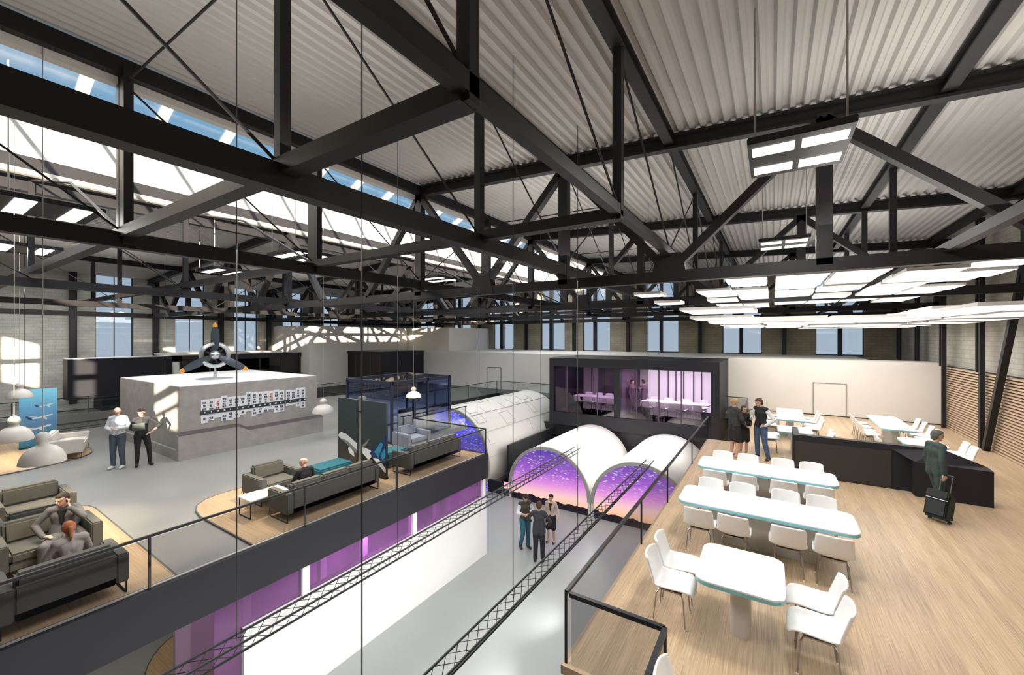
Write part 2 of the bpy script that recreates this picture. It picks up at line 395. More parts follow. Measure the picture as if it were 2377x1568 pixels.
struct(lb.build('trim_90', M['white']))

# ================================================================== STEEL ROOF STRUCTURE
YK = [2.38, 5.87, 9.42, 12.98, 16.53, 20.08, 23.63, 27.19, 30.7]
PX = {'girder': -4.43}
def beam(name, label, a, b, w, h, cat='roof beam', ch=True):
    m = MB(); (m.channel if ch else m.bar)(a, b, w, h)
    return tag(m.build(name, M['steel']), label, cat)
for x, lab in ((-1.9, 'dark steel roof purlin directly above the glass rail of the wooden platform'), (2.4, 'dark steel roof purlin at upper right, above the nearest white tables'),
               (-4.43, 'dark steel roof purlin in line above the heaviest lengthwise girder'), (5.5, 'dark steel eaves purlin along the right brick wall'),
               (-22.5, 'dark steel roof purlin over the far left lounge ceiling'), (-28, 'dark steel roof purlin nearest the left brick wall')):
    beam('roof_purlin', lab, (x, -8, roof_z(x)-.11), (x, 31.6, roof_z(x)-.11), .2, .24)
beam('skylight_girder', 'deep dark steel beam along the near edge of the skylight', (-9.46, -8, 8.35), (-9.46, 31.6, 8.35), .17, .28, ch=False)
beam('skylight_girder', 'deep dark beam along the far sunlit edge of the skylight', (-17.12, -8, 8.40), (-17.12, 31.6, 8.40), .24, .42, ch=False)
beam('skylight_girder', 'lower dark beam under the grey pipe at the far skylight edge', (-17.2, -8, 7.86), (-17.2, 31.6, 7.86), .24, .36, ch=False)
tag(MB().tube([(-16.85, -8, 8.12), (-16.85, 31.6, 8.12)], .1, 10).build('gutter_pipe', M['pipe'], smooth=True), 'long grey pipe running along the far skylight edge', 'pipe')

def long_frame(x, zc, h, label, w=.2, rods=True, posts=True, skip=()):
    t = thing('lengthwise_girder', label, 'girder')
    top = {-9.46: 8.13, -17.1: 7.67}.get(x, roof_z(x)-.22)
    MB().bar((x, -7.95, zc), (x, 31.6, zc), w, h).build('bottom_chord', M['steel'], t)
    for i, y in enumerate(YK):
        if posts and i % 2 == 1: MB().bar((x, y, zc), (x, y, top), .13, .13).build('post', M['steel'], t)
        if rods:
            y0 = y-3.55
            MB().tube([(x, y0, top), (x, y, zc+h/2)], .018, 6).build('brace_rod', M['steel'], t)
            if i > 2 and i % 2: MB().tube([(x, y, top), (x, y0, zc+h/2)], .018, 6).build('brace_rod', M['steel'], t)
    return t
long_frame(-4.43, 5.385, .27, 'heaviest lengthwise steel girder, sweeping from top left to the centre', .22)
long_frame(-1.9, 5.55, .15, 'lengthwise steel girder above the edge of the wooden platform', .12)
long_frame(-9.46, 5.37, .26, 'lengthwise steel girder hanging below the near skylight edge')
long_frame(-17.1, 5.2, .24, 'lengthwise steel girder hanging below the far skylight edge')
long_frame(-24, 5.1, .22, 'lengthwise steel girder nearest the left brick wall')
t = thing('lengthwise_girder', 'lengthwise steel girder with thin posts above the right tables', 'girder')
MB().bar((2.4, -8, 5.15), (2.4, 31.6, 5.15), .14, .14).build('bottom_chord', M['steel'], t)
for y in (12.98, 16.53, 20.08, 27.19): MB().bar((2.4, y, 5.15), (2.4, y, 7.8), .13, .13).build('post', M['steel'], t)

PLACE = ['nearest', 'second nearest', 'third nearest', 'fourth nearest', 'fifth nearest', 'sixth nearest', 'seventh nearest', 'second farthest', 'farthest']
for i, y in enumerate(YK):
    main = i % 2 == 0 and i > 0
    t = thing('roof_truss', ('%s cross truss of heavy dark steel with V-shaped diagonals under the roof' if main else '%s light cross frame of dark steel with slim posts under the roof') % PLACE[i], 'truss')
    zb = 5.03 if main else 5.5
    hb = .24 if main else .17
    xr = 5.75 if main else -1.9
    MB().bar((-33, y, zb), (xr, y, zb), .2, hb).build('bottom_chord', M['steel'], t)
    for x0, x1 in ((-9.5, 6.2), (-33, -17.1)) if main else ():
        MB().channel((x0, y, roof_z(x0)-.17), (x1, y, roof_z(x1)-.17), .2, .32).build('rafter', M['steel'], t)
    if main:
        tops = [-9.46, -4.43, .80, 5.75]; bots = [-6.95, -1.9, 3.6]
        tl = [-17.1, -22.1, -27.1, -32]; bl = [-19.6, -24.6, -29.6]
        for T, Bn in ((tops, bots), (tl, bl)):
            for x in T: MB().bar((x, y, zb), (x, y, roof_z(x)-.2), .24, .2, (0, 1, 0)).build('post', M['steel'], t)
            for j, b in enumerate(Bn):
                for q in (T[j], T[j+1]):
                    if q == 5.75 and y < 10: continue
                    MB().bar((b, y, zb+.1), (q, y, roof_z(q)-.3), .17, .2, (0, 1, 0)).build('diagonal', M['steel'], t)
                if y > 5: MB().add([(b-.4,y-.11,zb-.1),(b+.4,y-.11,zb-.1),(b+.25,y-.11,zb+.5),(b-.25,y-.11,zb+.5),(b-.4,y+.11,zb-.1),(b+.4,y+.11,zb-.1),(b+.25,y+.11,zb+.5),(b-.25,y+.11,zb+.5)], BF).build('gusset_plate', M['steel'], t)
        for a, b in ((-9.46, -12.0), (-17.1, -14.6)): MB().bar((b, y, zb+.1), (a, y, 8.2), .17, .2, (0, 1, 0)).build('diagonal', M['steel'], t)
    else:
        for x in (-1.9, -4.43, -9.46, -17.1, -24, -28):
            MB().bar((x, y, zb-.08), (x, y, roof_z(x)-.2), .12, .12).build('post', M['steel'], t)
        for dx in (-.13, .13): MB().bar((-9.46+dx, y, zb-.2), (-9.46+dx, y, 8.3), .13, .13).build('post', M['steel'], t)
        MB().tube([(-4.4, y, 8.0), (-9.46, y, 8.1)], .02, 6).build('tie_rod', M['steel'], t)
        MB().tube([(-9.5, y, zb), (-13, y, zb+1.6), (-17.1, y, 8.0)], .03, 6).build('tie_rod', M['steel'], t)
        if i: MB().bar((-1.9, y, zb-.1), (5.75, y, 7.5), .12, .12).build('tie_rod', M['steel'], t) if False else None
# leaning brace by the right wall
tag(MB().bar((5.88, 19.6, 0), (5.88, 16.5, 7.2), .16, .16).build('leaning_brace', M['steel']), 'black steel brace leaning against the slatted right wall', 'brace')
tag(MB().bar((5.98, 9.4, 5.2), (2.4, 9.42, 5.0), .14, .14).build('knee_brace', M['steel']), 'dark steel strut joining the right wall to a cross truss', 'brace') if False else None
# ================================================================== TUNNELS AND ROOMS
def screen_mat(name, stops, z0, z1, land=True, star=.5, seed=0., lean=0.):
    m = bpy.data.materials.new(name); m.use_nodes = True
    nt = m.node_tree; nt.nodes.clear(); L = nt.links.new; N = nt.nodes.new
    o = N('ShaderNodeOutputMaterial'); e = N('ShaderNodeEmission'); L(e.outputs[0], o.inputs[0])
    tc = N('ShaderNodeTexCoord'); sx = N('ShaderNodeSeparateXYZ'); L(tc.outputs['Object'], sx.inputs[0])
    mr = N('ShaderNodeMapRange'); mr.inputs[1].default_value = z0; mr.inputs[2].default_value = z1
    ad = N('ShaderNodeMath'); ad.operation = 'MULTIPLY_ADD'; ad.inputs[1].default_value = lean
    L(sx.outputs['X'], ad.inputs[0]); L(sx.outputs['Z'], ad.inputs[2]); L(ad.outputs[0], mr.inputs[0])
    r = N('ShaderNodeValToRGB'); L(mr.outputs[0], r.inputs[0])
    el = r.color_ramp.elements
    while len(el) < len(stops): el.new(.5)
    for q, (p, c) in zip(el, stops): q.position = p; q.color = (*c, 1)
    mp = N('ShaderNodeMapping'); mp.inputs['Scale'].default_value = (5, 5, 15); mp.inputs['Location'].default_value = (seed, 0, 0); mp.inputs['Rotation'].default_value = (0, .25, 0)
    L(tc.outputs['Object'], mp.inputs[0])
    vo = N('ShaderNodeTexVoronoi'); vo.inputs['Scale'].default_value = 1.; L(mp.outputs[0], vo.inputs[0])
    sr = N('ShaderNodeValToRGB'); sr.color_ramp.elements[0].position = .10; sr.color_ramp.elements[0].color = (1, 1, 1, 1); sr.color_ramp.elements[1].position = .42; sr.color_ramp.elements[1].color = (0, 0, 0, 1)
    L(vo.outputs['Distance'], sr.inputs[0])
    nz = N('ShaderNodeTexNoise'); nz.inputs['Scale'].default_value = 1.4; L(mp.outputs[0], nz.inputs['Vector'])
    gate = N('ShaderNodeMapRange'); gate.inputs[1].default_value = .3 if not land else .38; gate.inputs[2].default_value = .6; L(nz.outputs['Fac'], gate.inputs[0])
    hi = N('ShaderNodeMapRange'); hi.inputs[1].default_value = .25 if land else -.5; hi.inputs[2].default_value = .6 if land else -.4; L(mr.outputs[0], hi.inputs[0])
    m1 = N('ShaderNodeMath'); m1.operation = 'MULTIPLY'; L(sr.outputs[0], m1.inputs[0]); L(gate.outputs[0], m1.inputs[1])
    m2 = N('ShaderNodeMath'); m2.operation = 'MULTIPLY'; L(m1.outputs[0], m2.inputs[0]); L(hi.outputs[0], m2.inputs[1])
    m3 = N('ShaderNodeMath'); m3.operation = 'MULTIPLY'; m3.inputs[1].default_value = star; L(m2.outputs[0], m3.inputs[0])
    mx = N('ShaderNodeMixRGB'); mx.inputs[2].default_value = (.9, .85, 1, 1); L(m3.outputs[0], mx.inputs[0]); L(r.outputs[0], mx.inputs[1])
    last = mx
    if land:
        nl = N('ShaderNodeTexNoise'); nl.noise_dimensions = '1D'; nl.inputs['Scale'].default_value = 2.2; nl.inputs['Detail'].default_value = 6; L(sx.outputs['X'], nl.inputs['W'])
        hh = N('ShaderNodeMath'); hh.operation = 'MULTIPLY_ADD'; hh.inputs[1].default_value = .22; hh.inputs[2].default_value = -2.99; L(nl.outputs['Fac'], hh.inputs[0])
        lt = N('ShaderNodeMath'); lt.operation = 'LESS_THAN'; L(sx.outputs['Z'], lt.inputs[0]); L(hh.outputs[0], lt.inputs[1])
        ml = N('ShaderNodeMixRGB'); ml.inputs[2].default_value = (.022, .016, .024, 1); L(lt.outputs[0], ml.inputs[0]); L(mx.outputs[0], ml.inputs[1]); last = ml
    L(last.outputs[0], e.inputs[0]); e.inputs[1].default_value = 1.0
    return m
SKY = [(0, (.95, .42, .20)), (.10, (1, .62, .42)), (.22, (1, .62, .62)), (.40, (.80, .30, .78)), (.62, (.38, .13, .62)), (1, (.13, .07, .42))]
M['scrA'] = screen_mat('dusk_screen', SKY, -2.72, -.55, True, .9, 0., -.055)
M['scrB'] = screen_mat('blue_star_screen', [(0, (.16, .11, .72)), (.5, (.10, .09, .82)), (1, (.08, .12, .95))], -2.6, .4, False, .9, 3.)

def arc(cx, cz, R, a0, a1, n): return [(cx+R*math.cos(a0+(a1-a0)*k/n), cz+R*math.sin(a0+(a1-a0)*k/n)) for k in range(n+1)]
def barrel(label, cx, cz, R, y0, y1, scr, low, ext=0., under=0., cap=False):
    t = thing('tunnel', label, 'tunnel', (cx, y0, low))
    n = 40
    o = [(cx+R, low)]+arc(cx, cz, R, -under, PI+under, n)+[(cx-R, low)] if not under else arc(cx, cz, R, -under, PI+under, n)
    q = R-.09
    i_ = [(cx+q, low)]+arc(cx, cz, q, -under, PI+under, n)+[(cx-q, low)] if not under else arc(cx, cz, q, -under, PI+under, n)
    P = Vector((cx, y0, low)); k = len(o)
    v = [Vector((x, y, z))-P for y in (y0, y1) for x, z in o]+[Vector((x, y, z))-P for y in (y0, y1) for x, z in i_]
    f = [(j, j+1, k+j+1, k+j) for j in range(k-1)]+[(2*k+j, 3*k+j, 3*k+j+1, 2*k+j+1) for j in range(k-1)]
    f += [(j, 2*k+j, 2*k+j+1, j+1) for j in range(k-1)]+[(k+j, k+j+1, 3*k+j+1, 3*k+j) for j in range(k-1)]
    f += [(0, k, 3*k, 2*k), (k-1, 3*k-1, 4*k-1, 2*k-1)]
    MB().add(v, f).build('cladding', M['barrel'], t, smooth=True, angle=.5)
    if cap:
        g = MB(); g.add([Vector((x, y1-.05, z))-P for x, z in i_], [tuple(range(k))]); g.build('end_wall', M['barrel'], t)
    # grey front rim
    ro = arc(cx, cz, R+.015, -under, PI+under, n); ri = arc(cx, cz, R-.11, -under, PI+under, n)
    rm = MB(); kk = len(ro)
    rm.add([Vector((x, y0-.03, z))-P for x, z in ro+ri]+[Vector((x, y0+.04, z))-P for x, z in ro+ri],
           [(j, j+1, kk+j+1, kk+j) for j in range(kk-1)]+[(2*kk+j, 3*kk+j, 3*kk+j+1, 2*kk+j+1) for j in range(kk-1)]+[(j, 2*kk+j, 2*kk+j+1, j+1) for j in range(kk-1)])
    rm.build('front_rim', M['seam'], t)
    # picture screen standing in the mouth; its own object coordinates are world coordinates
    s_ = MB(); base = [(cx+q, low), ] + arc(cx, cz, q-.02, 0, PI, n) + ([(cx-q, cz+.02), (cx-q-ext, cz+.02), (cx-q-ext, low)] if ext else [(cx-q, low)])
    m = len(base)
    s_.add([(x, y0+.06, z) for x, z in base]+[(x, y0+.12, z) for x, z in base], [tuple(range(m)), tuple(range(2*m-1, m-1, -1))]+[(j, (j+1) % m, m+(j+1) % m, m+j) for j in range(m)])
    so = s_.build('picture_screen', scr, t); so.location = (-P.x, -P.y, -P.z)
    return t, P
TY = 14.75
barrel('white half-round tunnel at left of the pair, with violet dusk sky screen', -7.70, -2.60, 1.84, TY, 19.9, M['scrA'], LOW, .4)
barrel('white half-round tunnel at right of the pair, beside the wooden platform', -4.02, -2.60, 1.81, TY, 19.9, M['scrA'], LOW)
t3, P3 = barrel('large off-white round hull with blue starry screen behind the balcony', -12.95, -2.0, 2.36, TY, 22.4, M['scrB'], LOW, 0, .75, True)
sm = MB(); rnd = random.Random(4)
def hp(a, y, R=2.37): return Vector((-12.95+R*math.cos(a), y, -2.0+R*math.sin(a)))-P3
for j in range(45):
    a = -.5+(j % 6)*.38+rnd.uniform(0, .2); y = 15.0+(j//6)*.93+rnd.uniform(0, .3); da = rnd.choice((.16, .24, .30)); dy = rnd.choice((.45, .6, .8))
    if y+dy > 22.3 or rnd.random() < .25: continue
    aa = [a+da*k/5 for k in range(6)]
    sm.tube([hp(q, y) for q in aa], .009, 5); sm.tube([hp(a, y), hp(a, y+dy)], .009, 5)
    if j % 2: sm.tube([hp(q, y+dy) for q in aa], .009, 5)
    if j % 3 == 0: sm.tube([hp(a+da, y), hp(a+da, y+dy)], .009, 5)
for a in (-.35, .15, .62, 1.05): sm.tube([hp(a, 14.9), hp(a, 22.3)], .010, 5)
sm.build('panel_seams', M['seam2'], t3)
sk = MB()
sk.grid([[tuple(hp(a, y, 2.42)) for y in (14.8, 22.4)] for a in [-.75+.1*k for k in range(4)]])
sk.build('shaded_skirt', M['seam'], t3, smooth=True)  # darker skirt paints in the shadow on the hull's underside

def meeting_box(label, x0, x1, y0, y1, z0, z1, gx, gz, m, gl, base=None, mull=(), facade='front'):
    """hollow dark box with a glazed front (towards -Y)"""
    t = thing('meeting_pod', label, 'meeting room', ((x0+x1)/2, y0, z0))
    P = Vector(((x0+x1)/2, y0, z0))
    def bb(nm, mt, *a, par=t):
        mb = MB().box(*a)
        for i in range(len(mb.v)): mb.v[i] = tuple(Vector(mb.v[i])-P)
        return mb.build(nm, mt, par)
    a0, a1 = gx; c0, c1 = gz
    f = MB()
    f.box(x0, x1, y0, y1, c1, z1); f.box(x0, x1, y0, y1, z0, c0)
    f.box(x0, a0, y0, y1, c0, c1); f.box(a1, x1, y0, y1, c0, c1)
    for i in range(len(f.v)): f.v[i] = tuple(Vector(f.v[i])-P)
    f.build('dark_shell', m, t)
    return t, bb
mb_t, mb = meeting_box('dark-framed glass meeting room glowing purple above the tunnels', -10.3, -1.95, 20, 24.2, -.98, 2.6, (-10.05, -2.3), (-.32, 2.15), M['steel2'], None)
mb('window_glass', M['room_gl'], -10.05, -2.3, 20.12, 20.15, -.32, 2.15)
mb('column', M['steel2'], -6.72, -6.42, 20.08, 20.4, -.32, 2.15)
mb('dividing_wall', mat('plum_partition', (.09, .055, .09), .7), -6.62, -6.5, 20.4, 24.1, -.32, 2.15)
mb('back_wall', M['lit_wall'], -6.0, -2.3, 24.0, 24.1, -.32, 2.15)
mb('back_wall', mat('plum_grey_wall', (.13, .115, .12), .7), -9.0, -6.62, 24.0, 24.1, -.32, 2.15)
mb('room_floor', mat('violet_room_floor', (.20, .13, .21), .5), -10.05, -2.3, 20.15, 24.1, -.36, -.32)
for x in (-9.4, -8.6, -7.85, -7.2, -5.4, -4.9, -4.5, -4.1, -3.6, -3.2): mb('mullion', M['stair'], x-.025, x+.025, 23.9, 23.99, -.32, 2.15)
for x in (-9.3, -7.6, -5.6, -4.55, -3.55): mb('mullion', M['violet2'], x-.02, x+.02, 20.1, 20.17, -.32, 2.15)
mb2, b2 = meeting_box('black box room with dim glazed front in front of the cream back wall', -29.4, -24.0, 20.0, 24.3, .04, 2.66, (-29.0, -24.1), (.2, 2.45), M['steel2'], None)
b2('window_glass', M['dark_gl'], -29.0, -24.1, 20.1, 20.13, .2, 2.45)
b2('back_wall', mat('maroon_wall', (.10, .055, .05), .7), -29, -24.1, 24.0, 24.1, .2, 2.45)
for x in (-28.1, -27.0, -26.4, -25.3, -24.2): b2('mullion', M['stair'], x-.02, x+.02, 20.08, 20.14, .2, 2.45)
b2('ceiling_lamp', M['lens'], -25.6, -25.3, 22.0, 22.3, 2.38, 2.43)
# long dark glazed room and solid cabinet along the left wall, facing +X
def side_room(label, y0, y1, z0, z1, x0=-32.9, x1=-29., glazed=True):
    t = thing('glazed_pod' if glazed else 'dark_cabinet', label, 'room' if glazed else 'cabinet', (x1, y0, z0)); P = Vector((x1, y0, z0))
    def bb(nm, mt, *a):
        q = MB().box(*a); q.v = [tuple(Vector(p)-P) for p in q.v]; return q.build(nm, mt, t)
    if glazed:
        q = MB(); q.box(x0, x1, y0, y1, z1-.3, z1); q.box(x0, x1, y0, y1, z0, z0+.25); q.box(x0, x0+.2, y0, y1, z0, z1)
        q.box(x0, x1, y0, y0+.2, z0, z1); q.box(x0, x1, y1-.2, y1, z0, z1); q.v = [tuple(Vector(p)-P) for p in q.v]
        q.build('dark_shell', M['steel2'], t)
        bb('window_glass', M['dark_gl'], x1-.1, x1-.07, y0+.2, y1-.2, z0+.25, z1-.3)
        for k in range(6):
            y = y0+1.6+k*1.45
            bb('mullion', M['steel2'], x1-.12, x1-.04, y-.04, y+.04, z0+.25, z1-.3)
        bb('ceiling_strip', M['panel_edge'], x0+.3, x1-.5, y0+.4, y1-.3, z1-.36, z1-.32)
        bb('roof_deck', M['cream'], x0, x1-1.2, y0, y1-2.5, z1, z1+.12)
    else:
        bb('cabinet_body', M['steel2'], x0, x1, y0, y1, z0, z1)
        bb('plinth', M['steel2'], x0, x1+.5, y0+1.1, y1-.02, 0, z0-.02)
        bb('roof_deck', M['white'], x0, x1-.02, y0+.02, y1-.02, z1, z1+.04)
        bb('door_gap', M['black'], x1, x1+.01, y0+2, y0+2.02, z0+.1, z1-.1)
    return t
side_room('long dark glazed room along the left brick wall behind the propeller', 9.6, 18.7, .1, 2.62)
side_room('solid dark cabinet with pale top against the left brick wall', 5.2, 9.3, .62, 2.62, -29.9, glazed=False)
tag(MB().box(-28.95, -28.7, 9.32, 9.56, 0, 2.3).build('white_panel', M['white']), 'narrow white upright panel between the dark cabinet and the glazed room', 'panel')

# ================================================================== CONCRETE KIOSK, PROPELLER, SIGN
t = thing('concrete_kiosk', 'large low block of grey concrete with a stepped plinth, under the propeller', 'kiosk', (-16.8, 7.1, 0)); P = Vector((16.8, -7.1, 0))
def sh(q): q.v = [tuple(Vector(p)+P) for p in q.v]; return q
sh(MB().box(-20.5, -15.1, 5.02, 9.45, .3, 2.2)).build('upper_block', M['concrete'], t, bevel=.01)
pl = MB(); outl = [(4.95, 0), (9.6, 0), (9.6, .57), (6.9, .57), (6.6, .74), (4.95, .74)]
pl.add([(-14.92, y, z) for y, z in outl]+[(-15.12, y, z) for y, z in outl], [tuple(range(6)), tuple(range(11, 5, -1))]+[(i, (i+1) % 6, 6+(i+1) % 6, 6+i) for i in range(6)])
sh(pl).build('front_plinth', M['concrete'], t)
sh(MB().box(-20.6, -15.12, 4.95, 9.6, 0, .3)).build('base', M['concrete'], t)
lt = MB(); lo = [(4.955, .742), (6.6, .742), (6.9, .572), (9.6, .572)]
for (a, b), (c, d) in zip(lo, lo[1:]): lt.add([(-14.92, a, b), (-15.09, a, b+.09), (-15.09, c, d+.09), (-14.92, c, d), (-14.95, a, b-.02), (-14.95, c, d-.02)], [(0, 1, 2, 3), (0, 3, 5, 4)])
sh(lt).build('ledge_top', mat('plum_ledge', (.07, .055, .06), .6), t)
sh(MB().box(-20.48, -15.12, 5.04, 9.43, 2.2, 2.215)).build('sunlit_top', M['white'], t)  # white sheet puts the sunlight into the colour of the block's top

pc = Vector((-17.0, 6.72, 2.215)); hz = .86
ang = math.atan2(-pc.y, -pc.x)                     # faces the hall, towards the balcony
t = thing('propeller_display', 'three-bladed aircraft propeller with silver cowl ring standing on the concrete block', 'propeller', pc, ang-PI/2+PI)
# local: disc in XZ plane, faces -Y
MB().lathe([(0, 0), (.55, 0), (.55, .015), (.06, .03), (.035, .3), (.035, hz-.4), (0, hz-.4)], 28).build('stand_and_shadow', mat('grey_stand_shadow', (.42, .42, .43), .5), t, smooth=True)  # wide flat grey disc doubles as the propeller's shadow, below its pole
ring = MB(); prof = [(.33, -.10), (.37, -.14), (.45, -.12), (.48, 0), (.48, .25), (.45, .38), (.36, .36), (.33, .1), (.33, -.10)]
ring.lathe(prof, 40).xf(Matrix.Translation((0, 0, hz)) @ Matrix.Rotation(-PI/2, 4, 'X'))
ring.build('cowl_ring', M['alu'], t, smooth=True, angle=1.)
MB().lathe([(0, .3), (.33, .3), (.335, .2), (0, .2)], 32).xf(Matrix.Translation((0, 0, hz)) @ Matrix.Rotation(-PI/2, 4, 'X')).build('engine_face', M['black'], t)
hb = MB(); hb.lathe([(0, -.34), (.08, -.31), (.16, -.2), (.18, 0), (.16, .22), (0, .25)], 28).xf(Matrix.Translation((0, 0, hz)) @ Matrix.Rotation(-PI/2, 4, 'X'))
ho = hb.build('hub', M['alu'], t, smooth=True)
for k in range(9):
    a = 2*PI*k/9
    MB().tube([(.17*math.cos(a), -.02, hz+.17*math.sin(a)), (.29*math.cos(a), .05, hz+.29*math.sin(a))], .05, 8).build('cylinder_fin', mat('fin_grey', (.09, .09, .09), .4, .6) if k == 0 else bpy.data.materials['fin_grey'], ho, smooth=True)
for k in range(3):
    a = PI/2 + 2*PI*k/3; u = Vector((math.cos(a), 0, math.sin(a))); w = Vector((-math.sin(a), 0, math.cos(a)))
    def sec(r): 
        tt = (r-.1)/1.05
        return .05+.10*math.sin(PI*min(1, tt*1.02))**.7*(1-.25*tt)
    bl = MB(); rows = []
    for r in [.1, .2, .3, .45, .6, .75, .9, 1.0]:
        c = Vector((0, -.12, hz))+u*r; hw = sec(r); th = .03*(1-.7*r/1.1); tw = .45*(1-r/1.2)
        d = w*math.cos(tw)+Vector((0, 1, 0))*math.sin(tw); nn = Vector((0, 1, 0))*math.cos(tw)-w*math.sin(tw)
        rows.append([c-d*hw, c-nn*th, c+d*hw, c+nn*th, c-d*hw])
    bl.grid([[tuple(p) for p in row] for row in rows])
    bo = bl.build('blade', M['blade'], t, smooth=True, angle=.9)
    tp = MB(); c = Vector((0, -.12, hz))
    tp.grid([[tuple(c+u*r-w*h), tuple(c+u*r-Vector((0, .02, 0))), tuple(c+u*r+w*h), tuple(c+u*r+Vector((0, .02, 0))), tuple(c+u*r-w*h)] for r, h in ((1.0, .075), (1.07, .068), (1.13, .045), (1.16, .005))])
    tp.build('blade_tip', M['gold'], bo, smooth=True)

t = thing('timeline_sign', 'skyline-shaped sign of white cards crossed by a dark strip on the concrete block', 'sign', (-15.1, 7.25, 1.3)); P = Vector((15.1, -7.25, -1.3))
cards = [(1.74,1.0),(1.74,1.06),(1.74,1.12),(1.8,.98),(1.74,.98),(1.74,1.02),(1.74,1.1),(1.84,1.18),(1.82,1.0),(1.8,1.04),(1.8,1.08),(1.79,1.14),(1.82,1.0),(1.78,1.0),(1.76,1.18),(1.74,1.2),(1.8,1.1),(1.8,1.02)]
y = 5.58; rc = random.Random(3); xs = -15.085
for i, (zt, zb) in enumerate(cards):
    if i == 14: y += .06
    wd = .182
    q = MB().box(-15.1, xs, y, y+wd, zb, zt); co_ = sh(q).build('card', M['card'], t)
    ink = MB()
    z = zt-.08
    while z > zb+.06:
        hgt = rc.choice((.03, .045, .06)); hw = rc.choice((.03, .045, .055))
        if not 1.24 < z < 1.44:
            for kx in range(2): ink.box(xs, xs+.004, y+wd/2-hw+kx*hw*1.05, y+wd/2-hw+kx*hw*1.05+hw*.85, z-hgt, z)
            ink.box(xs, xs+.004, y+wd/2-hw, y+wd/2+hw, z-hgt-.02, z-hgt-.008)
        z -= hgt+.05
    sh(ink).build('printing', M['ink_red'] if i in (2, 11) else M['ink'], co_)
    y += wd+.003
q = MB(); q.bar((-15.078, 5.56, 1.33), (-15.078, 8.98, 1.34), .012, .12); so = sh(q).build('dark_strip', M['strip'], t)
ink = MB()
for k in range(19): yy = 5.66+k*.18; ink.box(-15.07, -15.066, yy, yy+rc.choice((.05, .07, .03)), 1.315, 1.36)
sh(ink).build('strip_marks', M['card'], so)
sbox_ = None
# ================================================================== PICTURE PANELS, POSTER, GLASS BOOTH
def plane_pic(t, pts_list, to3d, mats):
    for li, (nm, poly, m) in enumerate(pts_list):
        q = MB(); n = len(poly); a = [to3d(u, v, .004+.003*li) for u, v in poly]; b = [to3d(u, v, .0) for u, v in poly]
        q.add(a+b, [tuple(range(n))]+[(i, (i+1) % n, n+(i+1) % n, n+i) for i in range(n)])
        q.build(nm, mats[m], t)
pm = {'w': mat('aircraft_white', (.50, .52, .52), .5, emit=(.62, .64, .64), estr=.2), 'n': mat('aircraft_navy', (.012, .03, .13), .5), 'c': mat('aircraft_cyan', (.03, .25, .40), .5), 'g': mat('aircraft_grey', (.17, .20, .20), .5)}  # emission on the white lifts the printed airliners out of shade
def vgrad(name, stops, z0, z1, em=.0, noise=.0):
    m = bpy.data.materials.new(name); m.use_nodes = True; nt = m.node_tree; b = nt.nodes['Principled BSDF']; b.inputs['Roughness'].default_value = .35
    tc = nt.nodes.new('ShaderNodeTexCoord'); sx = nt.nodes.new('ShaderNodeSeparateXYZ'); nt.links.new(tc.outputs['Object'], sx.inputs[0])
    n = nt.nodes.new('ShaderNodeTexNoise'); n.inputs['Scale'].default_value = 3; n.inputs['Detail'].default_value = 6
    mp = nt.nodes.new('ShaderNodeMapping'); mp.inputs['Scale'].default_value = (1, 1, 6); nt.links.new(tc.outputs['Object'], mp.inputs[0]); nt.links.new(mp.outputs[0], n.inputs['Vector'])
    ma = nt.nodes.new('ShaderNodeMath'); ma.operation = 'MULTIPLY_ADD'; ma.inputs[1].default_value = noise
    nt.links.new(n.outputs['Fac'], ma.inputs[0]); nt.links.new(sx.outputs['Z'], ma.inputs[2])
    mr = nt.nodes.new('ShaderNodeMapRange'); mr.inputs[1].default_value = z0; mr.inputs[2].default_value = z1; nt.links.new(ma.outputs[0], mr.inputs[0])
    r = nt.nodes.new('ShaderNodeValToRGB'); nt.links.new(mr.outputs[0], r.inputs[0])
    while len(r.color_ramp.elements) < len(stops): r.color_ramp.elements.new(.5)
    for q, (p, c) in zip(r.color_ramp.elements, stops): q.position = p; q.color = (*c, 1)
    nt.links.new(r.outputs[0], b.inputs['Base Color'])
    if em: nt.links.new(r.outputs[0], b.inputs['Emission Color']); b.inputs['Emission Strength'].default_value = em  # emission makes the printed pictures glow on their own
    return m
M['night'] = vgrad('night_apron_picture', [(0, (.016, .013, .011)), (.32, (.022, .02, .018)), (.45, (.016, .028, .03)), (1, (.032, .05, .056))], 0, 2, .06, .1)
M['skypic'] = vgrad('blue_sky_picture', [(0, (.012, .075, .11)), (.18, (.03, .15, .23)), (.45, (.07, .16, .29)), (.75, (.09, .27, .45)), (1, (.16, .45, .60))], 0, 2, .35, .3)
Y0 = 7.2
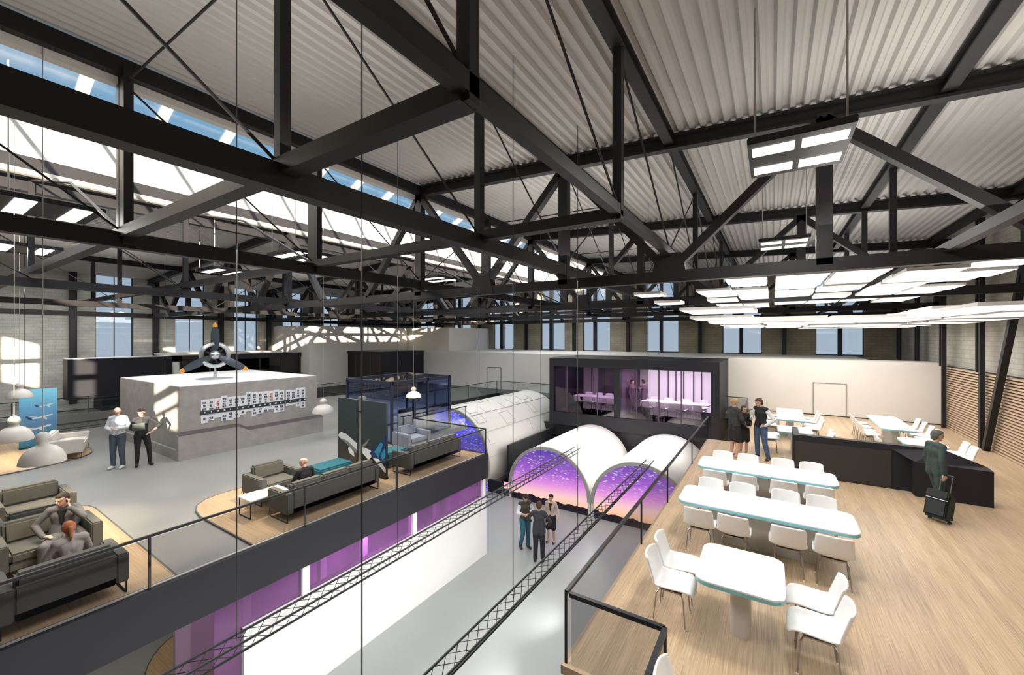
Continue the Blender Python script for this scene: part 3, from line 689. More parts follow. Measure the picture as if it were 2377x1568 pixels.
for nm, x0, x1 in (('left', -10.45, -9.58), ('right', -9.36, -8.42)):
    t = thing('picture_panel', 'tall dark picture panel showing an airliner %s' % ('nose and engine' if nm == 'left' else 'tail and rear body'), 'display panel', ((x0+x1)/2, Y0, .04)); cx = (x0+x1)/2
    MB().box(x0-cx, x1-cx, -.03, .03, 0, 1.96).build('panel_board', M['night'], t)
    MB().box(x0-cx, x1-cx, -.05, .05, 0, .03).build('foot', M['black'], t)
    to = lambda u, v, d, c=cx: (u-c, -.031-d, v-.04)
    if nm == 'left':
        pl = [('fuselage', [(-10.42,.93),(-10.30,1.03),(-10.05,1.0),(-9.58,.80),(-9.58,.62),(-10.0,.82),(-10.35,.86)], 'w'), ('engine', [(-9.97,.62),(-9.9,.66),(-9.72,.55),(-9.7,.42),(-9.92,.5)], 'w'), ('belly', [(-10.36,.86),(-10.0,.82),(-9.58,.62),(-9.58,.52),(-10.05,.74)], 'g')]
    else:
        pl = [('fuselage', [(-9.36,.74),(-9.05,.70),(-8.9,.62),(-9.1,.42),(-9.36,.58)], 'w'), ('wing', [(-9.36,.78),(-9.1,.98),(-9.05,1.0),(-9.2,.80),(-9.36,.74)], 'g'), ('tail_fin', [(-9.05,.62),(-8.43,1.16),(-8.43,.42),(-8.8,.42)], 'n'), ('tail_band', [(-8.86,.68),(-8.6,.98),(-8.52,.92),(-8.7,.55)], 'c'), ('tail_patch', [(-8.62,.62),(-8.44,.86),(-8.43,.62),(-8.52,.5)], 'c'), ('lower_band', [(-8.9,.5),(-8.7,.52),(-8.43,.30),(-8.43,.2)], 'w')]
    plane_pic(t, pl, to, pm)
t = thing('display_post', 'pale slim column standing between the two dark picture panels', 'column', (-9.47, 7.24, .04))
MB().box(-.07, -.02, -.06, .06, 0, 2.0).build('shaft', M['alu'], t); MB().box(.02, .07, -.06, .06, 0, 2.0).build('shaft', M['alu'], t)
MB().box(-.08, .08, -.07, .07, 1.98, 2.04).build('cap', M['alu'], t); MB().box(-.07, .07, -.065, .065, 1.62, 1.66).build('collar', M['black'], t)

t = thing('aircraft_poster', 'tall blue poster with three white airliners flying, on the far left', 'poster', (-20.75, 3.05, .04), PI/2)
MB().box(-.42, .42, -.03, .03, 0, 1.93).build('poster_board', M['skypic'], t)
MB().box(-.42, .42, -.06, .06, 0, .03).build('foot', M['black'], t)
for k, (u, v, s) in enumerate(((.15, 1.38, .32), (.05, 1.0, .44), (-.03, .64, .52))):
    to = lambda a, b, d, u=u, v=v, s=s: (u+a*s, -.031-d, v+b*s)
    po = MB(); 
    plane_pic(t, [('airliner', [(-.62,-.10),(-.3,-.06),(.1,.04),(.45,.13),(.58,.13),(.62,.09),(.5,.03),(.2,-.04),(-.2,-.12),(-.45,-.15)], 'w'),
                  ('airliner_wing', [(-.1,-.02),(-.5,.10),(-.58,.09),(-.2,-.07)], 'w'), ('airliner_wing', [(.05,-.06),(.25,-.24),(.32,-.22),(.28,-.05)], 'w'),
                  ('airliner_tail', [(-.62,-.10),(-.78,.12),(-.70,.12),(-.46,-.08),(-.4,-.14),(-.5,-.15)], 'n')], to, pm)

t = thing('glass_booth', 'blue-tinted glass booth with dark frame beside the blue starry screen', 'glass booth', (-11.3, 10.9, 0)); P = Vector((11.3, -10.9, 0))
fx0, fx1, fy0, fy1, zt = -13.6, -11.15, 9.75, 12.75, 2.16
fr = MB()
for x in (fx0, fx1):
    for y in (fy0, fy1): fr.box(x-.04, x+.04, y-.04, y+.04, 0, zt)
fr.box(fx1-.05, fx1+.05, 10.75, 10.85, 0, zt); fr.box(fx1-.04, fx1+.04, 11.45, 11.52, .0, zt)
for y in (fy0, fy1): fr.box(fx0, fx1, y-.04, y+.04, zt-.12, zt); fr.box(fx0, fx1, y-.04, y+.04, 0, .06)
for x in (fx0, fx1): fr.box(x-.04, x+.04, fy0, fy1, zt-.12, zt); fr.box(x-.04, x+.04, fy0, fy1, 0, .06)
fr.v = [tuple(Vector(p)+P) for p in fr.v]; fr.build('frame', mat('navy_frame', (.014, .018, .045), .4), t)
for a in ((fx1-.01, fx1+.01, fy0, fy1, .06, zt-.12), (fx0-.01, fx0+.01, fy0, fy1, .06, zt-.12)):
    q = MB().box(*a); q.v = [tuple(Vector(p)+P) for p in q.v]; q.build('glass_side', M['bluegl'], t)
for y in (fy0, fy1):
    q = MB().box(fx0, fx1, y-.01, y+.01, .06, zt-.12); q.v = [tuple(Vector(p)+P) for p in q.v]; q.build('glass_side', M['bluegl'], t)
q = MB().box(fx0, fx1, fy0, fy1, zt-.02, zt+.01); q.v = [tuple(Vector(p)+P) for p in q.v]; q.build('roof_pane', M['glass'], t)
tag(MB().box(-12.9, -11.5, 11.6, 12.3, .0, .75).build('display_plinth', M['steel2'], bevel=.02), 'dark display plinth inside the blue glass booth', 'plinth')

# ================================================================== TIMBER DECKS
def deck(name, label, poly, z0=0., th=.03, m='deck'):
    t = thing(name, label, 'floor deck', (0, 0, z0))
    MB().prism(poly, 0, th).build('boards', M[m], t)
    n = len(poly); e = MB()
    for i in range(n):
        a, b = poly[i], poly[(i+1) % n]
        if math.hypot(b[0]-a[0], b[1]-a[1]) > .01: e.bar((*a, th/2), (*b, th/2), .025, th+.006)
    e.build('edge_strip', M['stair'], t)
def smooth(poly, it=3):
    for _ in range(it):
        q = []
        for i in range(len(poly)):
            a, b = poly[i], poly[(i+1) % len(poly)]
            d = math.hypot(b[0]-a[0], b[1]-a[1]); k = min(.25, .45/d if d else .25)
            q += [(a[0]+(b[0]-a[0])*k, a[1]+(b[1]-a[1])*k), (b[0]-(b[0]-a[0])*k, b[1]-(b[1]-a[1])*k)]
        poly = q
    return poly
deck('timber_deck', 'timber lounge deck beside the balcony, under the long sofas and picture panels', [(-7.75, 3.65), (-9.9, 3.65), (-10.3, 3.72), (-10.62, 3.85), (-10.85, 4.1), (-10.95, 4.45), (-10.95, 10.3), (-7.75, 10.4)])
deck('timber_deck', 'timber lounge deck at lower left, under the seated man in the grey suit', [(-7.75, 2.55), (-12.3, 2.62), (-12.62, 2.57), (-12.85, 2.4), (-12.95, 2.1), (-12.95, -3), (-7.75, -3)])
deck('timber_deck', 'sunlit timber deck on the far left, behind the two hanging grey lamps', smooth([(-17.4, 1.0), (-17.4, 2.6), (-18.2, 3.95), (-22.4, 3.95), (-22.4, -2), (-17.4, -2)], 2))
ov = [(-9.4+2.2*math.cos(2*PI*k/40)*1.0, 4.0+1.25*math.sin(2*PI*k/40)) for k in range(40)]
deck('timber_deck', 'rounded timber deck on the ground floor below the balcony', ov, LOW)

# ================================================================== LOUNGE FURNITURE (front of each seat towards local -Y)
def sofa(name, label, w, d, loc, rz, cat, m='fabric', seats=1, h=.66, sh=.40, group=None, tilt=False):
    t = thing(name, label, cat, loc, rz, group); a = .14; mm = M[m]
    MB().box(-w/2+a, w/2-a, -d/2+.02, d/2, .17, sh-.12).build('base', mm, t, bevel=.015)
    for s in (-1, 1): MB().box(min(s*w/2, s*(w/2-a)), max(s*w/2, s*(w/2-a)), -d/2, d/2, .17, h-.08).build('armrest', mm, t, bevel=.018)
    MB().box(-w/2+a, w/2-a, d/2-.10, d/2, .17, h-.08).build('back_frame', mm, t, bevel=.015)
    iw = (w-2*a)/seats
    for k in range(seats):
        x0 = -w/2+a+k*iw
        MB().box(x0+.006, x0+iw-.006, -d/2+.01, d/2-.2, sh-.115, sh+.03).build('seat_cushion', mm, t, bevel=.03)
        b = MB().box(x0+.006, x0+iw-.006, d/2-.26, d/2-.09, sh+.035, h+.08)
        b.v = [(x, y+(z-sh)*.18-.02, z) for x, y, z in b.v]
        b.build('back_cushion', mm, t, bevel=.035)
    for s in (-1, 1):
        x = s*(w/2-.03); MB().tube([(x, -d/2+.03, .17), (x, -d/2+.03, .012), (x, d/2-.03, .012), (x, d/2-.03, .17)], .011, 6).build('sled_leg', M['black'], t)
    return t
Q = PI/2
sofa('armchair', 'dark grey armchair nearest the rounded tip of the balcony lounge deck', .98, .84, (-9.72, 5.02, .03), Q, 'armchair')
sofa('long_sofa', 'long dark sofa seen from behind at the balcony glass, bald man on it', 2.25, .72, (-8.38, 5.52, .03), -Q, 'sofa', seats=3)
sofa('long_sofa', 'long dark sofa seen from behind at the far corner of the balcony', 2.1, .72, (-8.42, 8.72, .03), -Q, 'sofa', seats=3)
sofa('armchair', 'pale blue-grey armchair on the deck near the blue glass booth', .95, .84, (-10.05, 9.62, .03), Q-.1, 'armchair', 'fabric2')
sofa('loveseat', 'dark grey two-seat sofa on the lower left deck, farthest from the balcony', 1.05, .84, (-12.2, 1.72, .03), Q, 'sofa')
sofa('loveseat', 'dark grey two-seat sofa under the man in the grey suit', 1.15, .84, (-9.95, 1.55, .03), Q, 'sofa')
sofa('loveseat', 'dark grey two-seat sofa seen from behind, red-haired woman sitting on it', 1.2, .80, (-8.22, 1.42, .03), -Q, 'sofa')
sofa('loveseat', 'dark grey sofa seen from behind at the left frame edge, in front of others', 1.2, .80, (-8.24, .12, .03), -Q, 'sofa')
sofa('armchair', 'dark grey armchair cut by the left frame edge on the lower deck', .95, .84, (-9.75, .45, .03), Q, 'armchair')
sofa('armchair', 'dark armchair behind the seated man, pushed back to back with his sofa', .95, .84, (-11.0, 1.55, .03), -Q, 'armchair')
sofa('armchair', 'taupe armchair on the sunlit far left deck beside the blue poster', 1.5, .9, (-18.6, 3.3, .03), PI-.3, 'armchair', 'pedestal')
def ottoman(label, w, d, loc):
    t = thing('ottoman', label, 'ottoman', loc)
    MB().box(-w/2, w/2, -d/2, d/2, .17, .42).build('cushion', M['tealfab'], t, bevel=.035)
    for s in (-1, 1): MB().tube([(s*(w/2-.04), -d/2+.04, .18), (s*(w/2-.04), -d/2+.04, .012), (s*(w/2-.04), d/2-.04, .012), (s*(w/2-.04), d/2-.04, .18)], .011, 6).build('sled_leg', M['black'], t)
ottoman('teal upholstered bench on the deck behind the bald seated man', .62, .95, (-9.62, 6.38, .03))
ottoman('teal ottoman between the picture panel and the pale armchair', .6, .75, (-9.35, 8.15, .03))
ottoman('teal ottoman at the left frame edge on the sunlit far deck', .6, .8, (-18.0, 1.0, .03))
def ctable(label, w, d, loc):
    t = thing('coffee_table', label, 'coffee table', loc)
    MB().box(-w/2, w/2, -d/2, d/2, .36, .385).build('table_top', M['white'], t, bevel=.004)
    for s in (-1, 1): MB().tube([(-w/2+.03, s*(d/2-.02), .36), (-w/2+.03, s*(d/2-.02), .012), (w/2-.03, s*(d/2-.02), .012), (w/2-.03, s*(d/2-.02), .36)], .011, 6).build('sled_leg', M['black'], t)
ctable('white coffee table between the armchair and the long balcony sofa', .52, .8, (-9.08, 4.5, .03))
ctable('white coffee table on the lower left deck beside the two-seat sofas', .55, .6, (-11.05, .72, .03))
# lounge shade lamps
def pendant(label, x, y, z, dia, zc, tall=1.):
    t = thing('pendant_lamp', label, 'pendant lamp', (x, y, z)); s = dia/.75
    pr = [(.375, 0), (.37, .03), (.35, .10), (.30, .18), (.22, .245), (.15, .275), (.10, .29), (.085, .34), (.12, .37), (.125, .42), (.10, .47), (.05, .50), (.015, .51)]
    pr = [(r, q*tall) for r, q in pr]
    MB().lathe([(r*s, q*s) for r, q in pr]+[(.002, .51*s*tall)], 36).build('shade', M['lampshade'], t, smooth=True, angle=1.2)
    MB().lathe([((r-.02)*s, (q-.012)*s) for r, q in pr[:7]]+[(.002, .28*s*tall)], 36).build('shade_lining', M['white'], t, smooth=True, angle=1.2)
    MB().lathe([(.002, .05*s), (.05*s, .07*s), (.065*s, .12*s), (.04*s, .2*s), (.002, .22*s)], 16).build('bulb', M['lens'], t, smooth=True)
    MB().tube([(0, 0, .5*s*tall), (0, 0, zc-z)], .006, 6).build('cord', M['rod'], t)
pendant('white bell lamp hanging at the right end of the concrete block', -13.75, 8.85, .98, .75, 8.6)
pendant('white bell lamp hanging in front of the blue glass booth', -9.94, 9.6, 1.74, .5, 7.9)
pendant('nearest and largest grey bell lamp, hanging over the lower left deck', -9.56, 1.45, 1.76, .52, 8.4, 1.35)
pendant('grey bell lamp cut by the left frame edge, behind the largest one', -12.3, 1.5, 1.72, .52, 8.6, 1.35)
pendant('sunlit pale bell lamp above the blue airliner poster', -19.07, 2.43, 1.9, .55, 8.0, 1.2)

# ================================================================== TABLES AND WHITE CHAIRS ON THE PLATFORM
def table(label, x0, x1, y0, y1, ped, r=.16):
    cx, cy = (x0+x1)/2, (y0+y1)/2
    t = thing('meeting_table', label, 'table', (cx, cy, 0))
    p = rrect(x0-cx, x1-cx, y0-cy, y1-cy, r)
    MB().prism(p, .735, .752).build('table_top', M['white'], t)
    MB().prism([(a*.999, b*.999) for a, b in p], .69, .735).build('glass_edge', M['teal_edge'], t)
    a, b, c, d = ped
    MB().prism(rrect(a-cx, b-cx, c-cy, d-cy, min(b-a, d-c)*.3), 0, .69).build('pedestal', M['pedestal'], t)
table('small white table in front of the glass rail corner, nearest the viewer', -.82, .13, 5.43, 6.5, (-.45, -.23, 5.75, 6.2))
table('long white table, second from the viewer, four chairs along each side', -1.46, 1.13, 7.9, 8.84, (-1.0, .62, 8.28, 8.48))
table('long white table just in front of the dark parapet and the talking group', -1.47, 1.13, 10.27, 11.21, (-1.0, .62, 10.64, 10.84))
table('long white table by the back wall, left of the door', .14, 1.0, 17.67, 20.45, (.47, .67, 18.3, 19.8))
table('short white table behind the left end of the dark parapet', .14, 1.06, 15.4, 16.47, (.5, .7, 15.6, 16.2))
table('long white table by the back wall, right of the door', 3.01, 3.86, 17.65, 20.45, (3.34, 3.54, 18.3, 19.8))
table('short white table behind the right end of the dark parapet', 3.1, 4.0, 15.4, 16.4, (3.45, 3.65, 15.6, 16.2))

def bake(o):
    """apply modifiers, return a plain mesh object of the same name"""
    dg = bpy.context.evaluated_depsgraph_get(); dg.update()
    me = bpy.data.meshes.new_from_object(o.evaluated_get(dg)); o.modifiers.clear(); o.data = me; return o
def make_chair(label, loc, rz):
    t = thing('shell_chair', label, 'chair', loc, rz, None)
    prof = [(-.265, .385), (-.26, .425), (-.19, .452), (-.02, .44), (.13, .43), (.20, .452), (.245, .52), (.28, .62), (.315, .73), (.338, .80), (.342, .815)]
    wid = [.20, .235, .255, .262, .262, .258, .252, .245, .238, .232, .225]
    rows = []
    for (y, z), w in zip(prof, wid):
        row = []
        for k in range(-4, 5):
            u = k/4; e = abs(u)**3
            back = z > .5
            row.append((u*w, y-(.06*e if back else 0)+(.012*e if y < -.2 else 0), z+(0 if back else .045*e)-(.018*abs(u)**5 if z > .8 else 0)))
        rows.append(row)
    o = MB().grid(rows).build('seat_shell', M['chair'], t, smooth=True, angle=3.1)
    s = o.modifiers.new('s', 'SOLIDIFY'); s.thickness = .03; s.offset = -1
    u = o.modifiers.new('u', 'SUBSURF'); u.levels = 1; u.render_levels = 1
    bpy.context.view_layer.update(); bake(o)
    MB().box(-.15, .15, -.14, .14, .395, .412).build('seat_frame', M['chrome'], t)
    for sx in (-1, 1):
        for y0, y1 in ((-.13, -.19), (.13, .20)):
            lg = MB().tube([(sx*.14, y0, .405), (sx*.17, (y0+y1)/2-.0, .36), (sx*.205, y1, .006)], .0085, 8).build('leg', M['chrome'], t)
            MB().lathe([(0, 0), (.013, 0), (.014, .008), (.011, .018), (0, .018)], 8, (sx*.205, y1, 0)).build('glide', M['chair'], lg)
    return t
CH = [None]
def chair(label, x, y, rz, group, z=0.):
    rz += random.uniform(-.03, .03)
    if CH[0] is None:
        CH[0] = make_chair(label, (x, y, z), rz); CH[0]['group'] = group; return
    dup(CH[0], (x, y, z), rz, label, group)
# local front is -Y : rz=0 faces the viewer, PI faces away, -Q faces -X..., Q faces +X
g = 'white shell chairs around the tables'
N4 = ['leftmost', 'second from left', 'third from left', 'rightmost']
for i, x in enumerate((-1.06, -.54, .2, .77)):
    chair('white chair seen from behind, %s at the second table' % N4[i], x, 7.80, PI, g)
for i, x in enumerate((-1.06, -.5, .2, .75)):
    chair('white chair facing the viewer, %s on the far side of the second table' % N4[i], x, 9.0, 0, g)
for i, x in enumerate((-1.06, -.5, .2, .78)):
    chair('white chair seen from behind, %s at the table before the parapet' % N4[i], x, 10.16, PI, g)
for i, x in enumerate((-1.06, -.5, .2, .75)):
    chair('white chair facing the viewer, %s along the far side beside the parapet' % N4[i], x, 11.38, 0, g)
chair('nearer white shell chair left of the small nearest table', -1.12, 5.72, Q, g)
chair('farther white shell chair left of the small nearest table', -1.12, 6.24, Q, g)
chair('nearer white shell chair right of the small nearest table', .42, 5.68, -Q, g)
chair('farther white shell chair right of the small nearest table', .42, 6.22, -Q, g)
chair('white shell chair cut by the bottom frame edge beside the glass rail', -.54, 3.72, Q, g)
O4 = ['nearest', 'second', 'third', 'farthest']
for nm, xl, xr, ys in (('table left of the door', -.06, 1.22, (17.95, 18.55, 19.3, 20.0)), ('table right of the door', 2.78, 4.1, (17.95, 18.55, 19.3, 20.0))):
    for i, y in enumerate(ys):
        chair('white chair, %s along the left side of the long %s' % (O4[i], nm), xl, y, Q, g)
        chair('white chair, %s along the right side of the long %s' % (O4[i], nm), xr, y, -Q, g)
for nm, xl, xr in (('left', -.06, 1.28), ('right', 2.88, 4.22)):
    for i, y in enumerate((15.65, 16.18)):
        chair('white chair, %s, left of the short table behind the parapet %s end' % (('nearer', 'farther')[i], nm), xl, y, Q, g)
        chair('white chair, %s, right of the short table behind the parapet %s end' % (('nearer', 'farther')[i], nm), xr, y, -Q, g)
# chairs and tables inside the meeting rooms
for nm, xs, zz in (('left', (-9.1, -8.45, -7.85, -7.2), -.32), ('right', (-5.35, -4.65, -3.75, -2.95), -.32)):
    t = thing('meeting_table', 'long white table inside the %s half of the purple glass room' % nm, 'table', ((xs[0]+xs[3])/2, 21.9, zz))
    w = xs[3]-xs[0]
    MB().prism(rrect(-w/2-.4, w/2+.4, -.4, .4, .12), .70, .75).build('table_top', M['white'], t)
    MB().box(-w/2, w/2, -.1, .1, 0, .70).build('pedestal', M['white'], t)
    for i, x in enumerate(xs):
        chair('white chair, %s, front of the %s table in the purple room' % (N4[i], nm), x, 21.35, PI-.3, g, zz)
        chair('white chair, %s, behind the %s table in the purple room' % (N4[i], nm), x, 22.5, 0, g, zz)
for i, x in enumerate((-27.2, -26.5, -25.8, -25.1)):
    chair('small white chair, %s in the front row inside the dim black box room' % N4[i], x, 21.6, PI-.2, g, .2)
    chair('small white chair, %s in the rear row inside the dim black box room' % N4[i], x+.2, 22.7, 0, g, .2)
t = thing('meeting_table', 'white table inside the dim black box room', 'table', (-26.1, 22.15, .2))
MB().prism(rrect(-1.3, 1.3, -.3, .3, .1), .70, .75).build('table_top', M['white'], t); MB().box(-1, 1, -.1, .1, 0, .7).build('pedestal', M['white'], t)

# dark stair parapet
t = thing('stair_parapet', 'angular black parapet around the stair opening on the wooden platform', 'parapet', (2.2, 13.4, 0)); P = Vector((2.2, 13.4, 0))
def pp(q): q.v = [tuple(Vector(p)-P) for p in q.v]; return q
def xz_prism(poly, y0, y1):
    n = len(poly); return pp(MB().add([(x, y0, z) for x, z in poly]+[(x, y1, z) for x, z in poly], [tuple(range(n)), tuple(range(2*n-1, n-1, -1))]+[(i, (i+1) % n, n+(i+1) % n, n+i) for i in range(n)]))
xz_prism([(.48, 0), (4.05, 0), (4.05, .78), (3.34, 1.08), (.48, 1.08)], 13.42, 13.62).build('long_wall', M['steel2'], t)
xz_prism([(2.80, 0), (4.05, 0), (4.05, .78), (2.80, .80)], 13.08, 13.42).build('front_block', M['steel2'], t)
pp(MB().add([(2.8, 13.08, .80), (4.05, 13.08, .78), (4.05, 13.42, .80), (3.34, 13.42, 1.08), (2.45, 13.42, .98)], [(0, 1, 2, 3), (0, 3, 4)])).build('slanted_top', M['steel2'], t)
pp(MB().box(.52, 2.45, 13.405, 13.42, .02, .92)).build('recessed_panel', mat('brown_black_panel', (.03, .025, .022), .6), t)
pp(MB().box(.48, .62, 13.6, 14.6, 0, 1.08)).build('return_wall', M['steel2'], t)

# ================================================================== GLASS RAILINGS
def railing(label, pts, posts, z=0., h=.80, r=.022, gl='rail_glass', foot=0.):
    t = thing('glass_railing', label, 'railing', (*pts[0], z)); P = Vector((*pts[0], z))
    L = lambda x, y, zz: tuple(Vector((x, y, zz+z))-P)
    for (a, b) in zip(pts, pts[1:]):
        MB().bar(L(*a, h), L(*b, h), r*1.6, r*1.6).build('handrail', M['black'], t)
        a3, b3 = Vector((*a, 0)), Vector((*b, 0)); d = (b3-a3).normalized()
        q = MB(); q.bar(L(*(a3+d*.02).xy, (h-.03+foot)/2+.0), L(*(b3-d*.02).xy, (h-.03+foot)/2), .012, h-.05-foot)
        q.build('glass_pane', M[gl], t)
    for x, y in posts: MB().bar(L(x, y, -.1), L(x, y, h), .028, .028).build('post', M['black'], t)
    return t
bx = -7.67
railing('glass balustrade with black handrail along the lounge balcony', [(bx, -3), (bx, 10.5)], [(bx, y) for y in (-1.0, 2.2, 4.55, 6.85, 10.5)])
railing('glass balustrade across the far end of the lounge balcony', [(bx-.06, 10.5), (-10.9, 10.5), (-10.9, 13.55)], [(-10.9, 10.5), (-10.9, 13.5)], gl='glass')
railing('glass balustrade with black handrail along the void edge of the wooden platform', [(-1.98, 16.4), (-1.98, 4.26)], [(-1.98, y) for y in (4.26, 7.43, 9.6, 12.9, 16.4)], r=.026)
railing('nearest glass balustrade corner with thick black handrail at the bottom', [(-1.93, 4.25), (-.9, 4.25), (-.9, 1.2)], [(-.9, 4.25)], r=.030)
railing('small glass balustrade around the floor gap beside the purple room', [(-1.9, 22.6), (-.98, 22.6), (-.98, 16.5), (-1.9, 16.45)], [(-.98, 22.6), (-.98, 16.5)])
railing('thin glass balustrade along the dark walkway below the cream back wall', [(-15.55, 13.7), (-15.55, 22.55), (-10.45, 22.55)], [(-15.55, y) for y in (16.6, 19.5, 22.55)], gl='glass')
railing('thin glass balustrade along the sunken black steps at far left', [(-28.45, -3), (-28.45, 16)], [(-28.45, y) for y in (1, 3.4, 5.8, 8.2, 10.6, 13)], gl='glass')
railing('thin glass balustrade between the grey lounge floor and the black steps', [(-23.45, -3), (-23.45, 16.3)], [(-23.45, y) for y in (1, 3.4, 5.8, 8.2, 10.6, 13)], gl='glass')

# ================================================================== HANGING LATTICE TRUSSES
def lattice(label, x, z, y0, y1, cables, s=.12):
    t = thing('lattice_truss', label, 'lattice truss', (x, y0, z)); L = y1-y0
    C = [(-s, .09), (s, .09), (0, -.11)]
    for a, b in C: MB().tube([(a, 0, b), (a, L, b)], .018, 6).build('chord', M['black'], t)
    w = MB(); n = int(L/.24)
    for k in range(n):
        ya, yb = L*k/n, L*(k+1)/n
        for i, j in ((0, 1), (1, 2), (2, 0)):
            (a, b), (c, d) = C[i], C[j]
            w.tube([(a, ya, b), (c, yb, d)], .0055, 4)
    w.build('zigzag_web', M['black'], t)
    for y in cables: MB().tube([(0, y-y0, .08), (0, y-y0, roof_z(x)-.02-z)], .0075, 5).build('suspension_cable', M['cable'], t)
lattice('black lattice lighting truss hanging in front of the white gallery wall', -6.18, -.53, -1, 14.3, (2.7, 5.55, 8.1, 11.4))
lattice('black lattice lighting truss hanging beside the wooden platform', -3.48, -.53, -1, 14.15, (2.66, 5.5, 8.06, 13.9))
lattice('black lattice truss on the far left beyond the lounge, near floor level', -24.2, .1, -6, 14, (3.2, 7.5))

# ================================================================== HANGING LIGHT FIXTURES
def fixture(label, x, y, z=6.2, w=1.12, d=1.35, quad=True, power=260, rod=True):
    t = thing('light_fixture', label, 'hanging light', (x, y, z))
    MB().box(-w/2, w/2, -d/2, d/2, 0, .09).build('housing', M['steel'], t, bevel=.01)
    for sx in (-1, 1):
        for sy in (-1, 1):
            cx, cy = sx*w*.245, sy*d*.27
            MB().box(cx-w*.21, cx+w*.21, cy-d*.10, cy+d*.10, -.012, .002).build('light_lens', M['lens'], t)
    for sx in (-1, 1):
        MB().tube([(sx*w*.42, -d*.42, .09), (sx*w*.42, -d*.42, roof_z(x)-z)], .012, 6).build('hanging_rod', M['rod'], t)
    l = bpy.data.lights.new('fixture_glow', 'AREA'); l.shape = 'RECTANGLE'; l.size = w*.9; l.size_y = d*.8; l.energy = power; l.color = (1, .97, .92)
    lo = bpy.data.objects.new('fixture_glow', l); COL.objects.link(lo); lo.location = (x, y, z-.03)
FX = [('nearest square light fixture with four bright lenses, above the white tables', .28, 6.8), ('second square light fixture, farther down above the dark parapet', .25, 13.2),
      ('twin-lens light fixture hanging at the left frame edge', -12.1, 1.9), ('small light fixture at the left edge, below the big twin-lens one', -18.0, 2.35),
      ('hanging light fixture above the propeller on the concrete block', -17.7, 7.3), ('hanging light fixture right of and above the one over the propeller', -12.3, 7.2),
      ('distant hanging light fixture below the centre of the skylight', -12.3, 13.2)]
for lab, x, y in FX: fixture(lab, x, y, power=160 if x > -1 else 120, w=1.12 if x > -1 else 1.5)

# ================================================================== CLOUD OF WHITE CEILING PANELS
pr = random.Random(11)
def panel(label, x, y, z, w, d, grp, th=.06):
    t = thing('acoustic_panel', label, 'ceiling panel', (x, y, z), pr.uniform(-.02, .02), grp)
    MB().box(-w/2, w/2, -d/2, d/2, 0, th).build('panel_frame', M['panel_edge'], t)
    MB().box(-w/2+.012, w/2-.012, -d/2+.012, d/2-.012, -.008, .001).build('lit_face', M['panel_lit'], t)
cols = [(-1.78, -.94), (-.88, -.10), (.06, .95), (1.02, 1.84), (2.04, 2.84), (2.90, 3.72)]
CN = ['leftmost', 'second', 'third', 'fourth', 'fifth', 'rightmost']
for r in range(7):
    y0 = 9.95+r*1.13+(1.15 if r > 4 else 0)
    for c, (a, b) in enumerate(cols):
        if c == 0 and r < 2: continue
        panel('upper floating cloud panel, %s row from the front, %s across' % (ordn(r), CN[c]), (a+b)/2, y0+.52+pr.uniform(-.1, .1), 4.95+pr.uniform(-.07, .06), b-a, 1.04, 'upper white panel cloud above the tables')
for r in range(10):
    y0 = 9.3+r*1.75
    for c in range(5):
        x0 = -1.75+c*1.45+(.0 if r % 2 else .1)
        if r < 2 and c in (1, 2): continue
        panel('lower floating cloud panel, %s row from the front, %s across' % (ordn(r), ['leftmost', 'second', 'third', 'fourth', 'rightmost'][c]), x0+.68, y0+.8+pr.uniform(-.1, .1), 4.22+pr.uniform(-.05, .05), 1.36, 1.62, 'lower white panel cloud above the tables')
panel('small detached white ceiling panel left of the cloud, upper one of two', -2.5, 10.2, 4.72, .62, .7, 'two detached white panels')
panel('small detached white ceiling panel left of the cloud, lower one of two', -2.1, 10.4, 4.52, .58, .6, 'two detached white panels')
# ================================================================== PEOPLE (local: x right, +Y forward, z up, 1.75 m tall)
BASE = dict(pel=(0,0,.95), waist=(0,.0,1.12), chest=(0,-.01,1.31), neck=(0,-.015,1.47), head=(0,.02,1.625),
    hipL=(-.09,0,.92), hipR=(.09,0,.92), kneeL=(-.10,.02,.50), kneeR=(.10,.02,.50), ankL=(-.11,-.02,.085), ankR=(.11,-.02,.085), toeL=(-.13,.15,.03), toeR=(.13,.15,.03),
    shL=(-.165,-.01,1.42), shR=(.165,-.01,1.42), elL=(-.225,-.03,1.14), elR=(.225,-.03,1.14), wrL=(-.24,.05,.90), wrR=(.24,.05,.90), haL=(-.24,.09,.80), haR=(.24,.09,.80))
def caps(mb, a, ra, b, rb, n=10, flat=None):
    """tapered capsule"""
    a = Vector(a); b = Vector(b); d = b-a; L = d.length
    if L < 1e-5: d = Vector((0, 0, 1)); L = .001
    d = d.normalized(); pts = []; rs = []
    for k in range(4): q = PI/2*(1-k/4); pts.append(a-d*ra*math.sin(q)); rs.append(max(.002, ra*math.cos(q)))
    pts.append(a); rs.append(ra); pts.append(b); rs.append(rb)
    for k in range(1, 5): q = PI/2*k/4; pts.append(b+d*rb*math.sin(q)); rs.append(max(.002, rb*math.cos(q)))
    mb.tube(pts, rs, n)
def remesh(mb, name, m, parent, vox, sm=4):
    o = mb.build(name, m, parent)
    r = o.modifiers.new('r', 'REMESH'); r.mode = 'VOXEL'; r.voxel_size = vox; r.use_smooth_shade = True
    s = o.modifiers.new('s', 'SMOOTH'); s.iterations = sm; s.factor = .5
    bpy.context.view_layer.update(); bake(o); o.data.materials.clear(); o.data.materials.append(m); o.data.name = name
    return o
